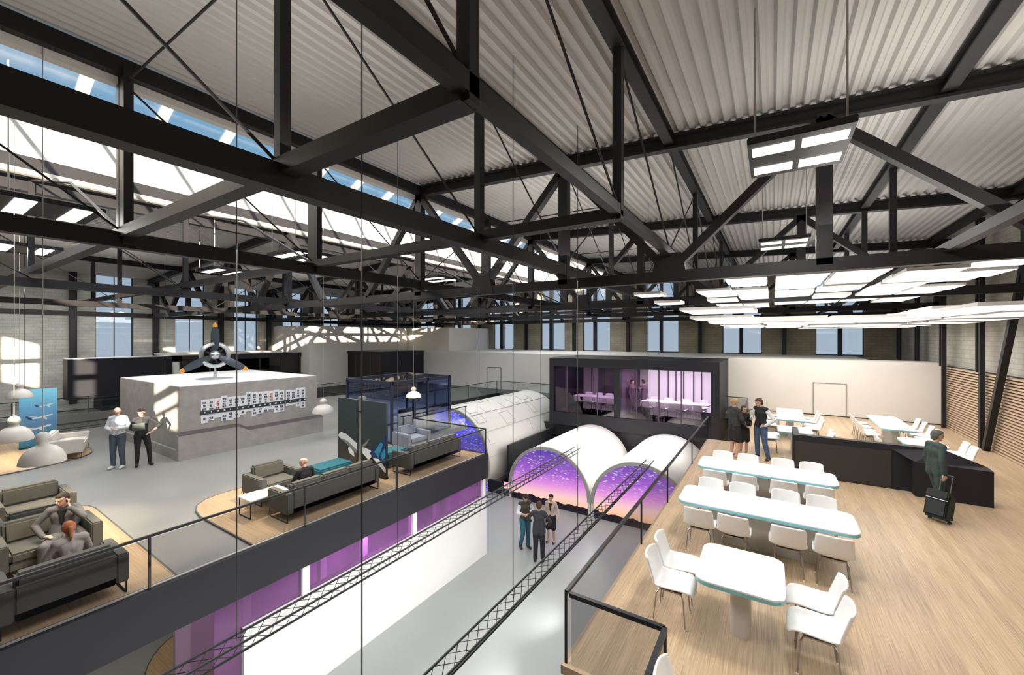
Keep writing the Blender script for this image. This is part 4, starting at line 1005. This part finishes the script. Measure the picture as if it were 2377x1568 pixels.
def person(label, loc, rz, outfit, pose=None, scale=1., hair='hair_dark', hs='short', face=True, skin='skin', female=False, vox=.011):
    J = {k: Vector(v) for k, v in BASE.items()}
    for k, v in (pose or {}).items(): J[k] = Vector(v)
    fem = .92 if female else 1.
    b = MB()
    def torso(q, e=0., hips=True):
        wv = (J['shR']-J['shL']).normalized(); hv = (J['hipR']-J['hipL']).normalized()
        for s in (-1, 1):
            caps(q, J['chest']+wv*s*.068*fem, .093*fem+e, J['waist']+wv*s*.05, .080*fem+e)
            caps(q, J['waist']+wv*s*.05, .080*fem+e, J['pel']+hv*s*.065, .095+e)
        caps(q, J['shL']*.94+J['neck']*.06, .055+e, J['neck']-Vector((0, 0, .03)), .055+e); caps(q, J['shR']*.94+J['neck']*.06, .055+e, J['neck']-Vector((0, 0, .03)), .055+e)
        caps(q, J['chest'], .10+e, J['neck']-Vector((0, 0, .05)), .065+e)
    def arm(q, s, e=0., upto=1.):
        sh, el, wr = J['sh'+s], J['el'+s], J['wr'+s]
        caps(q, sh, .047*fem+e, el, .037*fem+e)
        if upto >= 1: caps(q, el, .040*fem+e, wr, .029*fem+e)
        elif upto > .5: caps(q, el, .040*fem+e, el.lerp(wr, .35), .038+e)
    def leg(q, s, e=0., upto=1.):
        caps(q, J['hip'+s], .092+e, J['knee'+s], .060+e)
        if upto >= 1: caps(q, J['knee'+s], .060+e, J['ank'+s]-(J['ank'+s]-J['knee'+s])*.04, .042+e*1.3)
        elif upto > 0: caps(q, J['knee'+s], .060+e, J['knee'+s].lerp(J['ank'+s], upto), .055+e)
    torso(b); [arm(b, s) for s in 'LR']; [leg(b, s) for s in 'LR']
    for s in 'LR':
        caps(b, J['ank'+s]+Vector((0, -.03, -.03)), .042, J['toe'+s]+Vector((0, -.02, .012)), .034)
        # hand: palm, four unequal bent fingers and a thumb
        w, h = J['wr'+s], J['ha'+s]; d = (h-w).normalized()
        side = d.cross(Vector((1, 0, 0)) if abs(d.x) < .8 else Vector((0, 0, 1))).normalized(); nrm = d.cross(side).normalized()
        for k in (-1, 0, 1): caps(b, w+d*.02+side*k*.018, .016, w+d*.085+side*k*.024, .014, 8)
        for k, ln in zip((-1.5, -.5, .5, 1.5), (.062, .075, .070, .052)):
            p0 = w+d*.09+side*k*.019; p1 = p0+d*ln*.55+nrm*.008; p2 = p1+d*ln*.4+nrm*.026
            caps(b, p0, .0095, p1, .0088, 8); caps(b, p1, .0088, p2, .0075, 8)
        t0 = w+d*.035-side*.03; caps(b, t0, .012, t0+d*.035-side*.022, .0105, 8); caps(b, t0+d*.035-side*.022, .0105, t0+d*.062-side*.026+nrm*.012, .009, 8)
    hd = J['head']; fw = Vector(((pose or {}).get('look', (0, 1, -.1)))).normalized() if pose and 'look' in pose else Vector((0, 1, -.05)).normalized()
    rt = fw.cross(Vector((0, 0, 1))).normalized(); up = rt.cross(fw).normalized()
    caps(b, J['neck']-Vector((0, 0, .03)), .054*fem, hd-up*.06-fw*.015, .050*fem)
    caps(b, hd-up*.055+fw*.03, .052, hd+up*.03-fw*.005, .080)          # face to skull
    caps(b, hd+up*.03-fw*.04, .076, hd+up*.04+fw*.01, .078)
    caps(b, hd-up*.085+fw*.055, .028, hd-up*.08+fw*.03, .04)            # chin
    caps(b, hd+up*.005+fw*.088, .010, hd-up*.03+fw*.104, .015, 8)       # nose
    caps(b, hd-up*.055+fw*.082, .014, hd-up*.056+fw*.080, .014, 8)      # mouth
    for s in (-1, 1):
        caps(b, hd+rt*s*.079-fw*.012+up*.012, .017, hd+rt*s*.079-fw*.016-up*.022, .012, 8)   # ears
        caps(b, hd+rt*s*.032+fw*.079+up*.022, .014, hd+rt*s*.012+fw*.084+up*.026, .012, 8)   # brow
    body = remesh(b, 'person', M[skin], None, vox, 3)
    body.location = loc; body.rotation_euler = (0, 0, rz); body.scale = (scale,)*3
    tag(body, label, 'person')
    if face:
        e = MB()
        for s in (-1, 1): c = hd+rt*s*.031+fw*.086+up*.005; caps(e, c, .0085, c+fw*.001, .0085, 8)
        e.build('eyes', M['eye'], body, smooth=True)
        e = MB(); caps(e, hd-up*.056+fw*.094-rt*.018, .005, hd-up*.056+fw*.094+rt*.018, .005, 8); e.build('lips', mat('lips', (.36, .13, .11), .5) if 'lips' not in bpy.data.materials else bpy.data.materials['lips'], body, smooth=True)
    if hs:
        hq = MB()
        caps(hq, hd+up*.052-fw*.036, .078, hd+up*.060+fw*.012, .074, 12)
        caps(hq, hd+up*.01-fw*.05, .073, hd-up*.05-fw*.048, .056, 12)
        for s in (-1, 1): caps(hq, hd+rt*s*.046+up*.035-fw*.03, .050, hd+rt*s*.052-up*.01-fw*.04, .036, 10)
        for s in (-1, 1): caps(hq, hd+up*.035+rt*s*.03-fw*.03, .066, hd+up*.07+rt*s*.02+fw*.045, .040, 10)
        if hs == 'bun': caps(hq, hd+up*.04-fw*.12, .042, hd+up*.03-fw*.13, .04)
        if hs == 'tail': caps(hq, hd+up*.01-fw*.115, .036, hd-up*.13-fw*.135, .026); caps(hq, hd-up*.13-fw*.135, .026, hd-up*.20-fw*.12, .012)
        if hs == 'bob':
            for s in (-1, 1): caps(hq, hd+up*.04+rt*s*.06-fw*.03, .045, hd-up*.06+rt*s*.065-fw*.03, .035)
        remesh(hq, 'hair', M[hair], body, .012, 3)
    for it in outfit:
        nm, m, kind = it[:3]; ex = it[3] if len(it) > 3 else .014
        q = MB()
        if kind == 'top_long': torso(q, ex); [arm(q, s, ex) for s in 'LR']
        elif kind == 'top_short': torso(q, ex); [arm(q, s, ex, .6) for s in 'LR']
        elif kind == 'vest': torso(q, ex)
        elif kind == 'jacket':
            torso(q, ex); [arm(q, s, ex) for s in 'LR']
            hv = (J['hipR']-J['hipL']).normalized()
            for s in (-1, 1): caps(q, J['waist']+hv*s*.07, .095+ex, J['pel']+hv*s*.085-(J['waist']-J['pel'])*.55, .10+ex)
        elif kind == 'trousers': 
            hv = (J['hipR']-J['hipL']).normalized()
            for s in (-1, 1): caps(q, J['pel']+hv*s*.05+(J['waist']-J['pel'])*.35, .085+ex, J['pel']+hv*s*.07, .098+ex)
            [leg(q, s, ex) for s in 'LR']
        elif kind == 'skirt':
            hv = (J['hipR']-J['hipL']).normalized()
            for s in (-1, 1): caps(q, J['pel']+hv*s*.05+(J['waist']-J['pel'])*.35, .08+ex, J['pel']+hv*s*.07, .10+ex)
            for s in 'LR': caps(q, J['hip'+s], .10+ex, J['knee'+s]+(J['hip'+s]-J['knee'+s])*.12, .095+ex)
            caps(q, J['pel'], .1+ex, (J['kneeL']+J['kneeR'])/2+Vector((0, 0, .1)), .10+ex)
        elif kind == 'shoes':
            for s in 'LR': caps(q, J['ank'+s]+Vector((0, -.035, -.035)), .046, J['toe'+s]+Vector((0, 0, .012)), .038); caps(q, J['ank'+s]+Vector((0, 0, .0)), .048, J['ank'+s]+Vector((0, 0, -.04)), .046)
        elif kind == 'heel':
            for s in 'LR': caps(q, J['ank'+s]+Vector((0, -.03, -.03)), .042, J['toe'+s]+Vector((0, 0, .012)), .032)
        elif kind == 'collar': caps(q, J['neck']+Vector((0, 0, -.02)), .058, J['neck']+Vector((0, .005, .03)), .06)
        elif kind == 'shirt_front':
            low_ = J['waist']*.75+J['chest']*.25+Vector((0, .102, 0))
            for s in (-1, 1): caps(q, J['neck']+Vector((s*.042, .062, -.055)), .026, low_, .018)
            caps(q, J['neck']+Vector((0, .068, -.06)), .030, low_+Vector((0, .01, .03)), .020)
        remesh(q, nm, M[m], body, .014, 4)
    return body
def glasses_tablet(body, nm, m, *b):
    o = MB().box(*b).build(nm, M[m], None); return o

PI_ = PI
def toward(x, y, tx, ty): return math.atan2(-(tx-x), ty-y)      # rz so that local +Y looks at the target
# --- pair in front of the concrete block
person('bald man in pale blue shirt and slate trousers, arms folded, before the concrete block', (-15.62, 3.78, 0), toward(-15.4, 3.9, -9.5, 2.6)-.5,
       [('shirt', 'white_shirt', 'top_long'), ('trousers', 'slate_trouser', 'trousers'), ('shoes', 'white_shoe', 'shoes')],
       dict(elL=(-.27,-.02,1.15), wrL=(-.06,.17,1.16), haL=(.06,.16,1.18), elR=(.27,-.02,1.15), wrR=(.06,.19,1.13), haR=(-.06,.2,1.15), head=(-.01,.04,1.61), look=(-.55,1,-.4)), 1.0, hs=None)
person('woman in black with hand on hip holding a tablet, before the concrete block', (-15.32, 4.22, 0), toward(-15.3, 4.2, -9.5, 2.0)+.15,
       [('dress_top', 'black_cloth', 'top_short'), ('leggings', 'black_cloth', 'trousers', .008), ('shoes', 'black_cloth', 'shoes')],
       dict(elL=(-.43,-.05,1.18), wrL=(-.22,.06,1.00), haL=(-.14,.10,.98), elR=(.24,.0,1.15), wrR=(.14,.22,1.15), haR=(.09,.30,1.19), kneeL=(-.16,.05,.5), ankL=(-.19,0,.085), toeL=(-.23,.15,.03), look=(.4,1,-.3), head=(.02,.04,1.61)), .96, 'hair_brown', 'short', female=True)
# tablet in her hands
tag(MB().bar((-15.07, 3.95, 1.17), (-15.0, 4.2, 1.19), .02, .2).build('tablet', M['g_tab'] if 'g_tab' in M else mat('tablet_grey', (.05, .06, .055), .4), bevel=.004), 'grey tablet held by the woman in black', 'tablet')
# --- man with his hand at his ear
SIT = dict(pel=(0,-.02,.49), waist=(0,-.06,.66), chest=(0,-.05,.86), neck=(0,-.03,1.02), head=(0,.02,1.17), hipL=(-.09,.0,.47), hipR=(.09,.0,.47),
     kneeL=(-.15,.46,.47), kneeR=(.15,.46,.47), ankL=(-.15,.46,.085), ankR=(.15,.50,.085), toeL=(-.17,.63,.03), toeR=(.17,.66,.03),
     shL=(-.18,-.05,.97), shR=(.18,-.05,.97), elL=(-.28,.04,.72), elR=(.28,.04,.72), wrL=(-.16,.26,.62), wrR=(.16,.26,.62), haL=(-.12,.36,.61), haR=(.12,.36,.61))
p = dict(SIT); p.update(elL=(-.30,.10,.80), wrL=(-.13,.13,1.02), haL=(-.085,.07,1.13), elR=(.36,-.02,.74), wrR=(.20,.24,.60), haR=(.10,.30,.60), look=(.75,1,-.15))
person('man in grey suit sitting on a sofa with one hand raised to his ear', (-9.80, 1.70, .05), -Q-.35,
       [('jacket', 'grey_suit', 'jacket', .016), ('shirt', 'black_cloth', 'shirt_front'), ('trousers', 'grey_suit', 'trousers', .018), ('shoes', 'black_cloth', 'shoes')], p, .86, 'hair_dark', 'short')
p = dict(SIT); p['look'] = (0.1, 1, -.15)
person('red-haired woman with ponytail in taupe jumper, seen from behind on a sofa', (-8.40, 1.52, .06), Q+.15,
       [('jumper', 'taupe', 'top_long', .02), ('trousers', 'charcoal', 'trousers', .012), ('collar', 'taupe', 'collar'), ('shoes', 'black_cloth', 'shoes')], p, .80, 'hair_red', 'tail', female=True)
p = dict(SIT); p['look'] = (-.7, 1, -.2)
person('bald man in black seen from behind on the long balcony sofa', (-8.55, 5.05, .06), Q,
       [('jumper', 'black_cloth', 'top_long', .02), ('trousers', 'charcoal', 'trousers', .012), ('shoes', 'black_cloth', 'shoes')], p, .80, hs=None)
# --- three people on the ground floor
person('man in brown waistcoat and teal jeans standing on the ground floor', (-6.78, 11.45, LOW), toward(-6.8, 11.5, -5.7, 10.7),
       [('shirt', 'white_shirt', 'top_short'), ('waistcoat', 'vest', 'vest', .02), ('jeans', 'teal_jeans', 'trousers'), ('shoes', 'brown_shoe', 'shoes')],
       dict(elL=(-.26,0,1.15), wrL=(-.05,.2,1.12), haL=(.05,.22,1.13), elR=(.26,0,1.15), wrR=(.08,.2,1.14), haR=(-.01,.22,1.16), look=(0.2,1,-.5), head=(0,.05,1.6), kneeR=(.1,.07,.5), ankR=(.12,-.1,.085), toeR=(.14,.06,.03)), 1.03, 'hair_dark')
person('small woman in beige top and black skirt on the ground floor', (-6.25, 12.25, LOW), toward(-6.3, 12.3, -6.2, 10.5)+.1,
       [('top', 'beige', 'top_long', .012), ('camisole', 'black_cloth', 'shirt_front'), ('skirt', 'black_cloth', 'skirt', .014), ('shoes', 'black_cloth', 'heel')],
       dict(elL=(-.28,0,1.15), wrL=(-.30,.14,.98), haL=(-.32,.22,.93)), .92, 'hair_dark', 'bun', female=True)
person('man in dark suit seen from behind on the ground floor', (-6.02, 11.0, LOW), toward(-6.0, 11.0, -6.5, 12.4),
       [('jacket', 'charcoal', 'jacket', .016), ('trousers', 'black_cloth', 'trousers', .016), ('shoes', 'black_cloth', 'shoes')],
       dict(elL=(-.36,.05,1.2), wrL=(-.30,.24,1.05), haL=(-.27,.33,1.03), elR=(.33,.0,1.18), wrR=(.24,.2,1.0), haR=(.2,.29,.98)), 1.05, 'hair_brown')
# --- group by the parapet
person('blonde woman in black leather jacket and skirt seen from behind near the purple room', (-.99, 14.4, 0), toward(-1, 14.4, -.4, 15.2)-.2,
       [('jacket', 'charcoal', 'jacket', .017), ('skirt', 'black_cloth', 'skirt', .016), ('shoes', 'black_cloth', 'heel')],
       dict(elL=(-.24,.08,1.16), wrL=(-.12,.22,1.12), haL=(-.05,.27,1.13), elR=(.25,.06,1.16), wrR=(.14,.2,1.02), haR=(.1,.28,1.0)), 1.04, 'hair_blond', 'bun', female=True, vox=.011)
person('small woman in black with dark skirt, half hidden behind the blonde woman', (-.76, 14.75, 0), toward(-.76, 14.75, -.3, 14.2),
       [('jacket', 'black_cloth', 'jacket', .016), ('skirt', 'black_cloth', 'skirt', .012), ('shoes', 'black_cloth', 'heel')],
       dict(elL=(-.24,.04,1.14), wrL=(-.08,.2,1.06), haL=(0,.24,1.05), elR=(.24,.04,1.14), wrR=(.08,.2,1.06), haR=(0,.25,1.07)), .90, 'hair_brown', 'bob', female=True)
person('man in dark waistcoat, white shirt and blue jeans with hand on hip by the parapet', (-.30, 14.68, 0), toward(-.3, 14.7, -1.05, 13.6),
       [('shirt', 'white_shirt', 'top_long'), ('waistcoat', 'black_cloth', 'vest', .02), ('jeans', 'jeans', 'trousers'), ('shoes', 'brown_shoe', 'shoes')],
       dict(elL=(-.36,-.06,1.16), wrL=(-.2,.08,.98), haL=(-.13,.13,.96), elR=(.27,.02,1.14), wrR=(.14,.22,1.12), haR=(.09,.30,1.16), look=(.5,1,-.35), head=(.02,.05,1.61), kneeL=(-.16,.06,.5), ankL=(-.22,.0,.085), toeL=(-.27,.15,.03)), 1.06, 'hair_brown')
# --- traveller with the trolley case
person('man in dark green suit seen from behind pulling a black trolley case', (2.92, 12.10, 0), -1.15,
       [('jacket', 'green_suit', 'jacket', .016), ('trousers', 'green_suit', 'trousers', .012), ('shoes', 'black_cloth', 'shoes')],
       dict(elR=(.24,-.09,1.15), wrR=(.26,-.06,.90), haR=(.27,-.07,.80), kneeL=(-.1,.1,.5), ankL=(-.1,.14,.085), toeL=(-.1,.31,.03), kneeR=(.1,-.02,.5), ankR=(.1,-.16,.10), toeR=(.1,-.0,.03), look=(.1,1,-.1)), 1.0, 'hair_grey')
# --- two figures in the purple room
for lab, x, y, rz in (('tall figure standing at left in the purple glass room, in the shade of the wall', -6.25, 21.6, -1.9), ('figure with raised arm standing in the lit part of the purple room', -5.75, 22.0, 1.2)):
    person(lab, (x, y, -.32), rz, [('jacket', 'violet', 'jacket', .02), ('trousers', 'violet', 'trousers', .016), ('shoes', 'violet', 'shoes')],
           dict(elL=(-.3,.05,1.2), wrL=(-.2,.28,1.28), haL=(-.18,.36,1.32)), 1.03, 'hair_dark', vox=.016)

# trolley case: leaning, wheels on the floor
t = thing('trolley_case', 'black wheeled trolley case with telescopic handle pulled over the oak floor', 'suitcase', (2.79, 11.52, 0), -.65)
tilt = Matrix.Translation((0, 0, .03)) @ Matrix.Rotation(-.30, 4, 'X')
def tl(q): return q.xf(tilt)
tl(MB().box(-.19, .19, -.12, .12, .03, .56)).build('case_body', M['green_suit'] if False else mat('case_black', (.012, .018, .018), .7, bump=.1, bscale=120), t, bevel=.035)
tl(MB().box(-.16, .16, -.155, -.115, .08, .40)).build('front_pocket', bpy.data.materials['case_black'], t, bevel=.02)
tl(MB().box(-.17, .17, -.165, .0, .42, .585)).build('top_flap', bpy.data.materials['case_black'], t, bevel=.02)
tl(MB().box(-.165, .165, -.15, -.12, .405, .415)).build('zip', M['alu'], t)
for s in (-1, 1):
    tl(MB().tube([(s*.085, .10, .55), (s*.085, .10, .92)], .009, 8)).build('handle_tube', M['chrome'], t, smooth=True)
    tl(MB().tube([(s*.15-.02, .09, .01), (s*.15+.02, .09, .01)], .035, 14)).build('wheel', M['black'], t, smooth=True)
tl(MB().tube([(-.10, .10, .92), (.10, .10, .92)], .016, 8)).build('grip', M['black'], t, smooth=True)

# ================================================================== LIGHT
w = bpy.data.worlds.new('sky'); scn.world = w; w.use_nodes = True
nt = w.node_tree; nt.nodes.clear(); N = nt.nodes.new; Lk = nt.links.new
out = N('ShaderNodeOutputWorld'); bg = N('ShaderNodeBackground'); Lk(bg.outputs[0], out.inputs[0])
tc = N('ShaderNodeTexCoord'); sx = N('ShaderNodeSeparateXYZ'); Lk(tc.outputs['Generated'], sx.inputs[0])
r = N('ShaderNodeValToRGB'); Lk(sx.outputs['Z'], r.inputs[0])
e = r.color_ramp.elements; e[0].position = 0; e[0].color = (.42, .51, .63, 1); e[1].position = .6; e[1].color = (.19, .40, .63, 1)
q = e.new(.16); q.color = (.36, .47, .62, 1); q = e.new(.30); q.color = (.24, .44, .65, 1)
nz = N('ShaderNodeTexNoise'); nz.inputs['Scale'].default_value = 5.5; nz.inputs['Detail'].default_value = 8
mp = N('ShaderNodeMapping'); mp.inputs['Scale'].default_value = (1, 1, 2.2); Lk(tc.outputs['Generated'], mp.inputs[0]); Lk(mp.outputs[0], nz.inputs['Vector'])
cr = N('ShaderNodeValToRGB'); cr.color_ramp.elements[0].position = .52; cr.color_ramp.elements[0].color = (0, 0, 0, 1); cr.color_ramp.elements[1].position = .68; cr.color_ramp.elements[1].color = (.75, .75, .75, 1)
Lk(nz.outputs['Fac'], cr.inputs[0])
mx = N('ShaderNodeMixRGB'); mx.inputs[2].default_value = (.75, .79, .86, 1); lo_ = N('ShaderNodeMapRange'); lo_.inputs[1].default_value = .12; lo_.inputs[2].default_value = .3; Lk(sx.outputs['Z'], lo_.inputs[0]); cm = N('ShaderNodeMath'); cm.operation = 'MULTIPLY'; Lk(cr.outputs[0], cm.inputs[0]); Lk(lo_.outputs[0], cm.inputs[1]); Lk(cm.outputs[0], mx.inputs[0]); Lk(r.outputs[0], mx.inputs[1])
Lk(mx.outputs[0], bg.inputs[0]); bg.inputs[1].default_value = 1.0
def light(kind, name, loc, energy, color=(1, 1, 1), rot=None, **kw):
    l = bpy.data.lights.new(name, kind); l.energy = energy; l.color = color
    for k, v in kw.items(): setattr(l, k, v)
    o = bpy.data.objects.new(name, l); COL.objects.link(o); o.location = loc
    if rot is not None: o.rotation_euler = rot
    return o
sun = light('SUN', 'sun', (20, -20, 20), 30.0, (1, .86, .66), angle=.009)
sun.rotation_euler = Vector((-.75, .62, -.22)).to_track_quat('-Z', 'Y').to_euler()
def area(name, x, y, z, sx, sy, p, c=(1, .98, .95), down=True):
    o = light('AREA', name, (x, y, z), p, c, (0 if down else PI, 0, 0), shape='RECTANGLE', size=sx, size_y=sy); return o
# area lights for lantern daylight and panel clouds; unseen fills added, shining down and up
for y in (1, 8, 15, 22, 29): area('lantern_daylight', -13.3, y, 9.0, 6.5, 6, 260, (.93, .96, 1))
for x, y in ((-26, 4), (-26, 14), (-20, 4), (-20, 14), (-6, 4), (-6, 12), (3, 2)): area('hall_fill', x, y, 5.0, 2.4, 2.4, 85 if x < -5 else 160, (1, .97, .93))
for x, y, p in ((2, 1, 85), (2, 9, 115), (2, 18, 110), (2, 27, 110), (-5.5, 2, 80), (-5.5, 11, 100), (-5.5, 20, 80), (-24, 5, 70), (-24, 15, 70), (-24, 25, 60)): area('ceiling_fill', x, y, 5.75, 3, 5, p, (1, .96, .91), False)
area('panel_cloud_glow', 1.0, 13.6, 4.9, 5, 7, 260); area('panel_cloud_glow', 1.8, 20, 4.1, 6, 7, 330)
area('gallery_fill', -4.8, 6, 4.9, 3, 8, 420)  # unseen light added to brighten the gallery wall and ground floor
for y in (0, 2.2, 4.4, 6.6, 8.8): light('SPOT', 'gallery_wall_fill', (-3.6, y, -2.45), 190, (1, .99, .97), (0, math.radians(94), 0), spot_size=2.0, spot_blend=.8, shadow_soft_size=.02)  # added spots near the ground floor that whiten the gallery wall
for x, y, z, pw in ((-9.56, 1.45, 1.7, 22), (-12.3, 1.5, 1.7, 30), (-9.3, 5.3, 3.0, 110), (-9.2, 9.2, 3.0, 80), (-9.2, 2.2, 1.7, 26), (-11.3, 2.1, 1.7, 50), (-19.07, 2.43, 1.85, 70)):
    light('SPOT', 'lounge_spot', (x, y, z), pw*3, (1, .80, .52), (0, 0, 0), spot_size=1.5, spot_blend=.5, shadow_soft_size=.08)  # only some hang in pendant lamps; the others are added over the decks
light('AREA', 'brick_wall_fill', (-29.5, 4, 5.0), 260, (1, .98, .93), (0, math.radians(38), 0), shape='RECTANGLE', size=1, size_y=12)  # added fill that lifts the left brickwork
light('AREA', 'lower_lounge_fill', (-11, 2.5, -.3), 30, (1, .9, .75), (0, 0, 0), shape='RECTANGLE', size=3, size_y=3)  # added fill for the dark area below the balcony
light('AREA', 'purple_room_lamp', (-4.2, 21.6, 2.1), 190, (1, .84, 1), (0, 0, 0), shape='RECTANGLE', size=3.4, size_y=2.5)
light('AREA', 'purple_room_lamp', (-8.1, 21.4, 2.1), 60, (.95, .66, 1), (0, 0, 0), shape='RECTANGLE', size=3, size_y=2.5)
light('AREA', 'tunnel_lamp', (-5.9, 17.2, -.0), 260, (1, .97, .92), (0, 0, 0), shape='RECTANGLE', size=6, size_y=2)
light('POINT', 'gallery_purple_lamp', (-8.8, 7, -1.3), 150, (.95, .62, 1), shadow_soft_size=.3)
light('POINT', 'dim_room_lamp', (-25.6, 22.2, 2.2), 12, (1, .8, .75), shadow_soft_size=.2)
scn.view_settings.exposure = 0.0
scn.cycles.use_denoising = True
scn.cycles.max_bounces = 8; scn.cycles.transparent_max_bounces = 24
scn.cycles.sample_clamp_indirect = 6
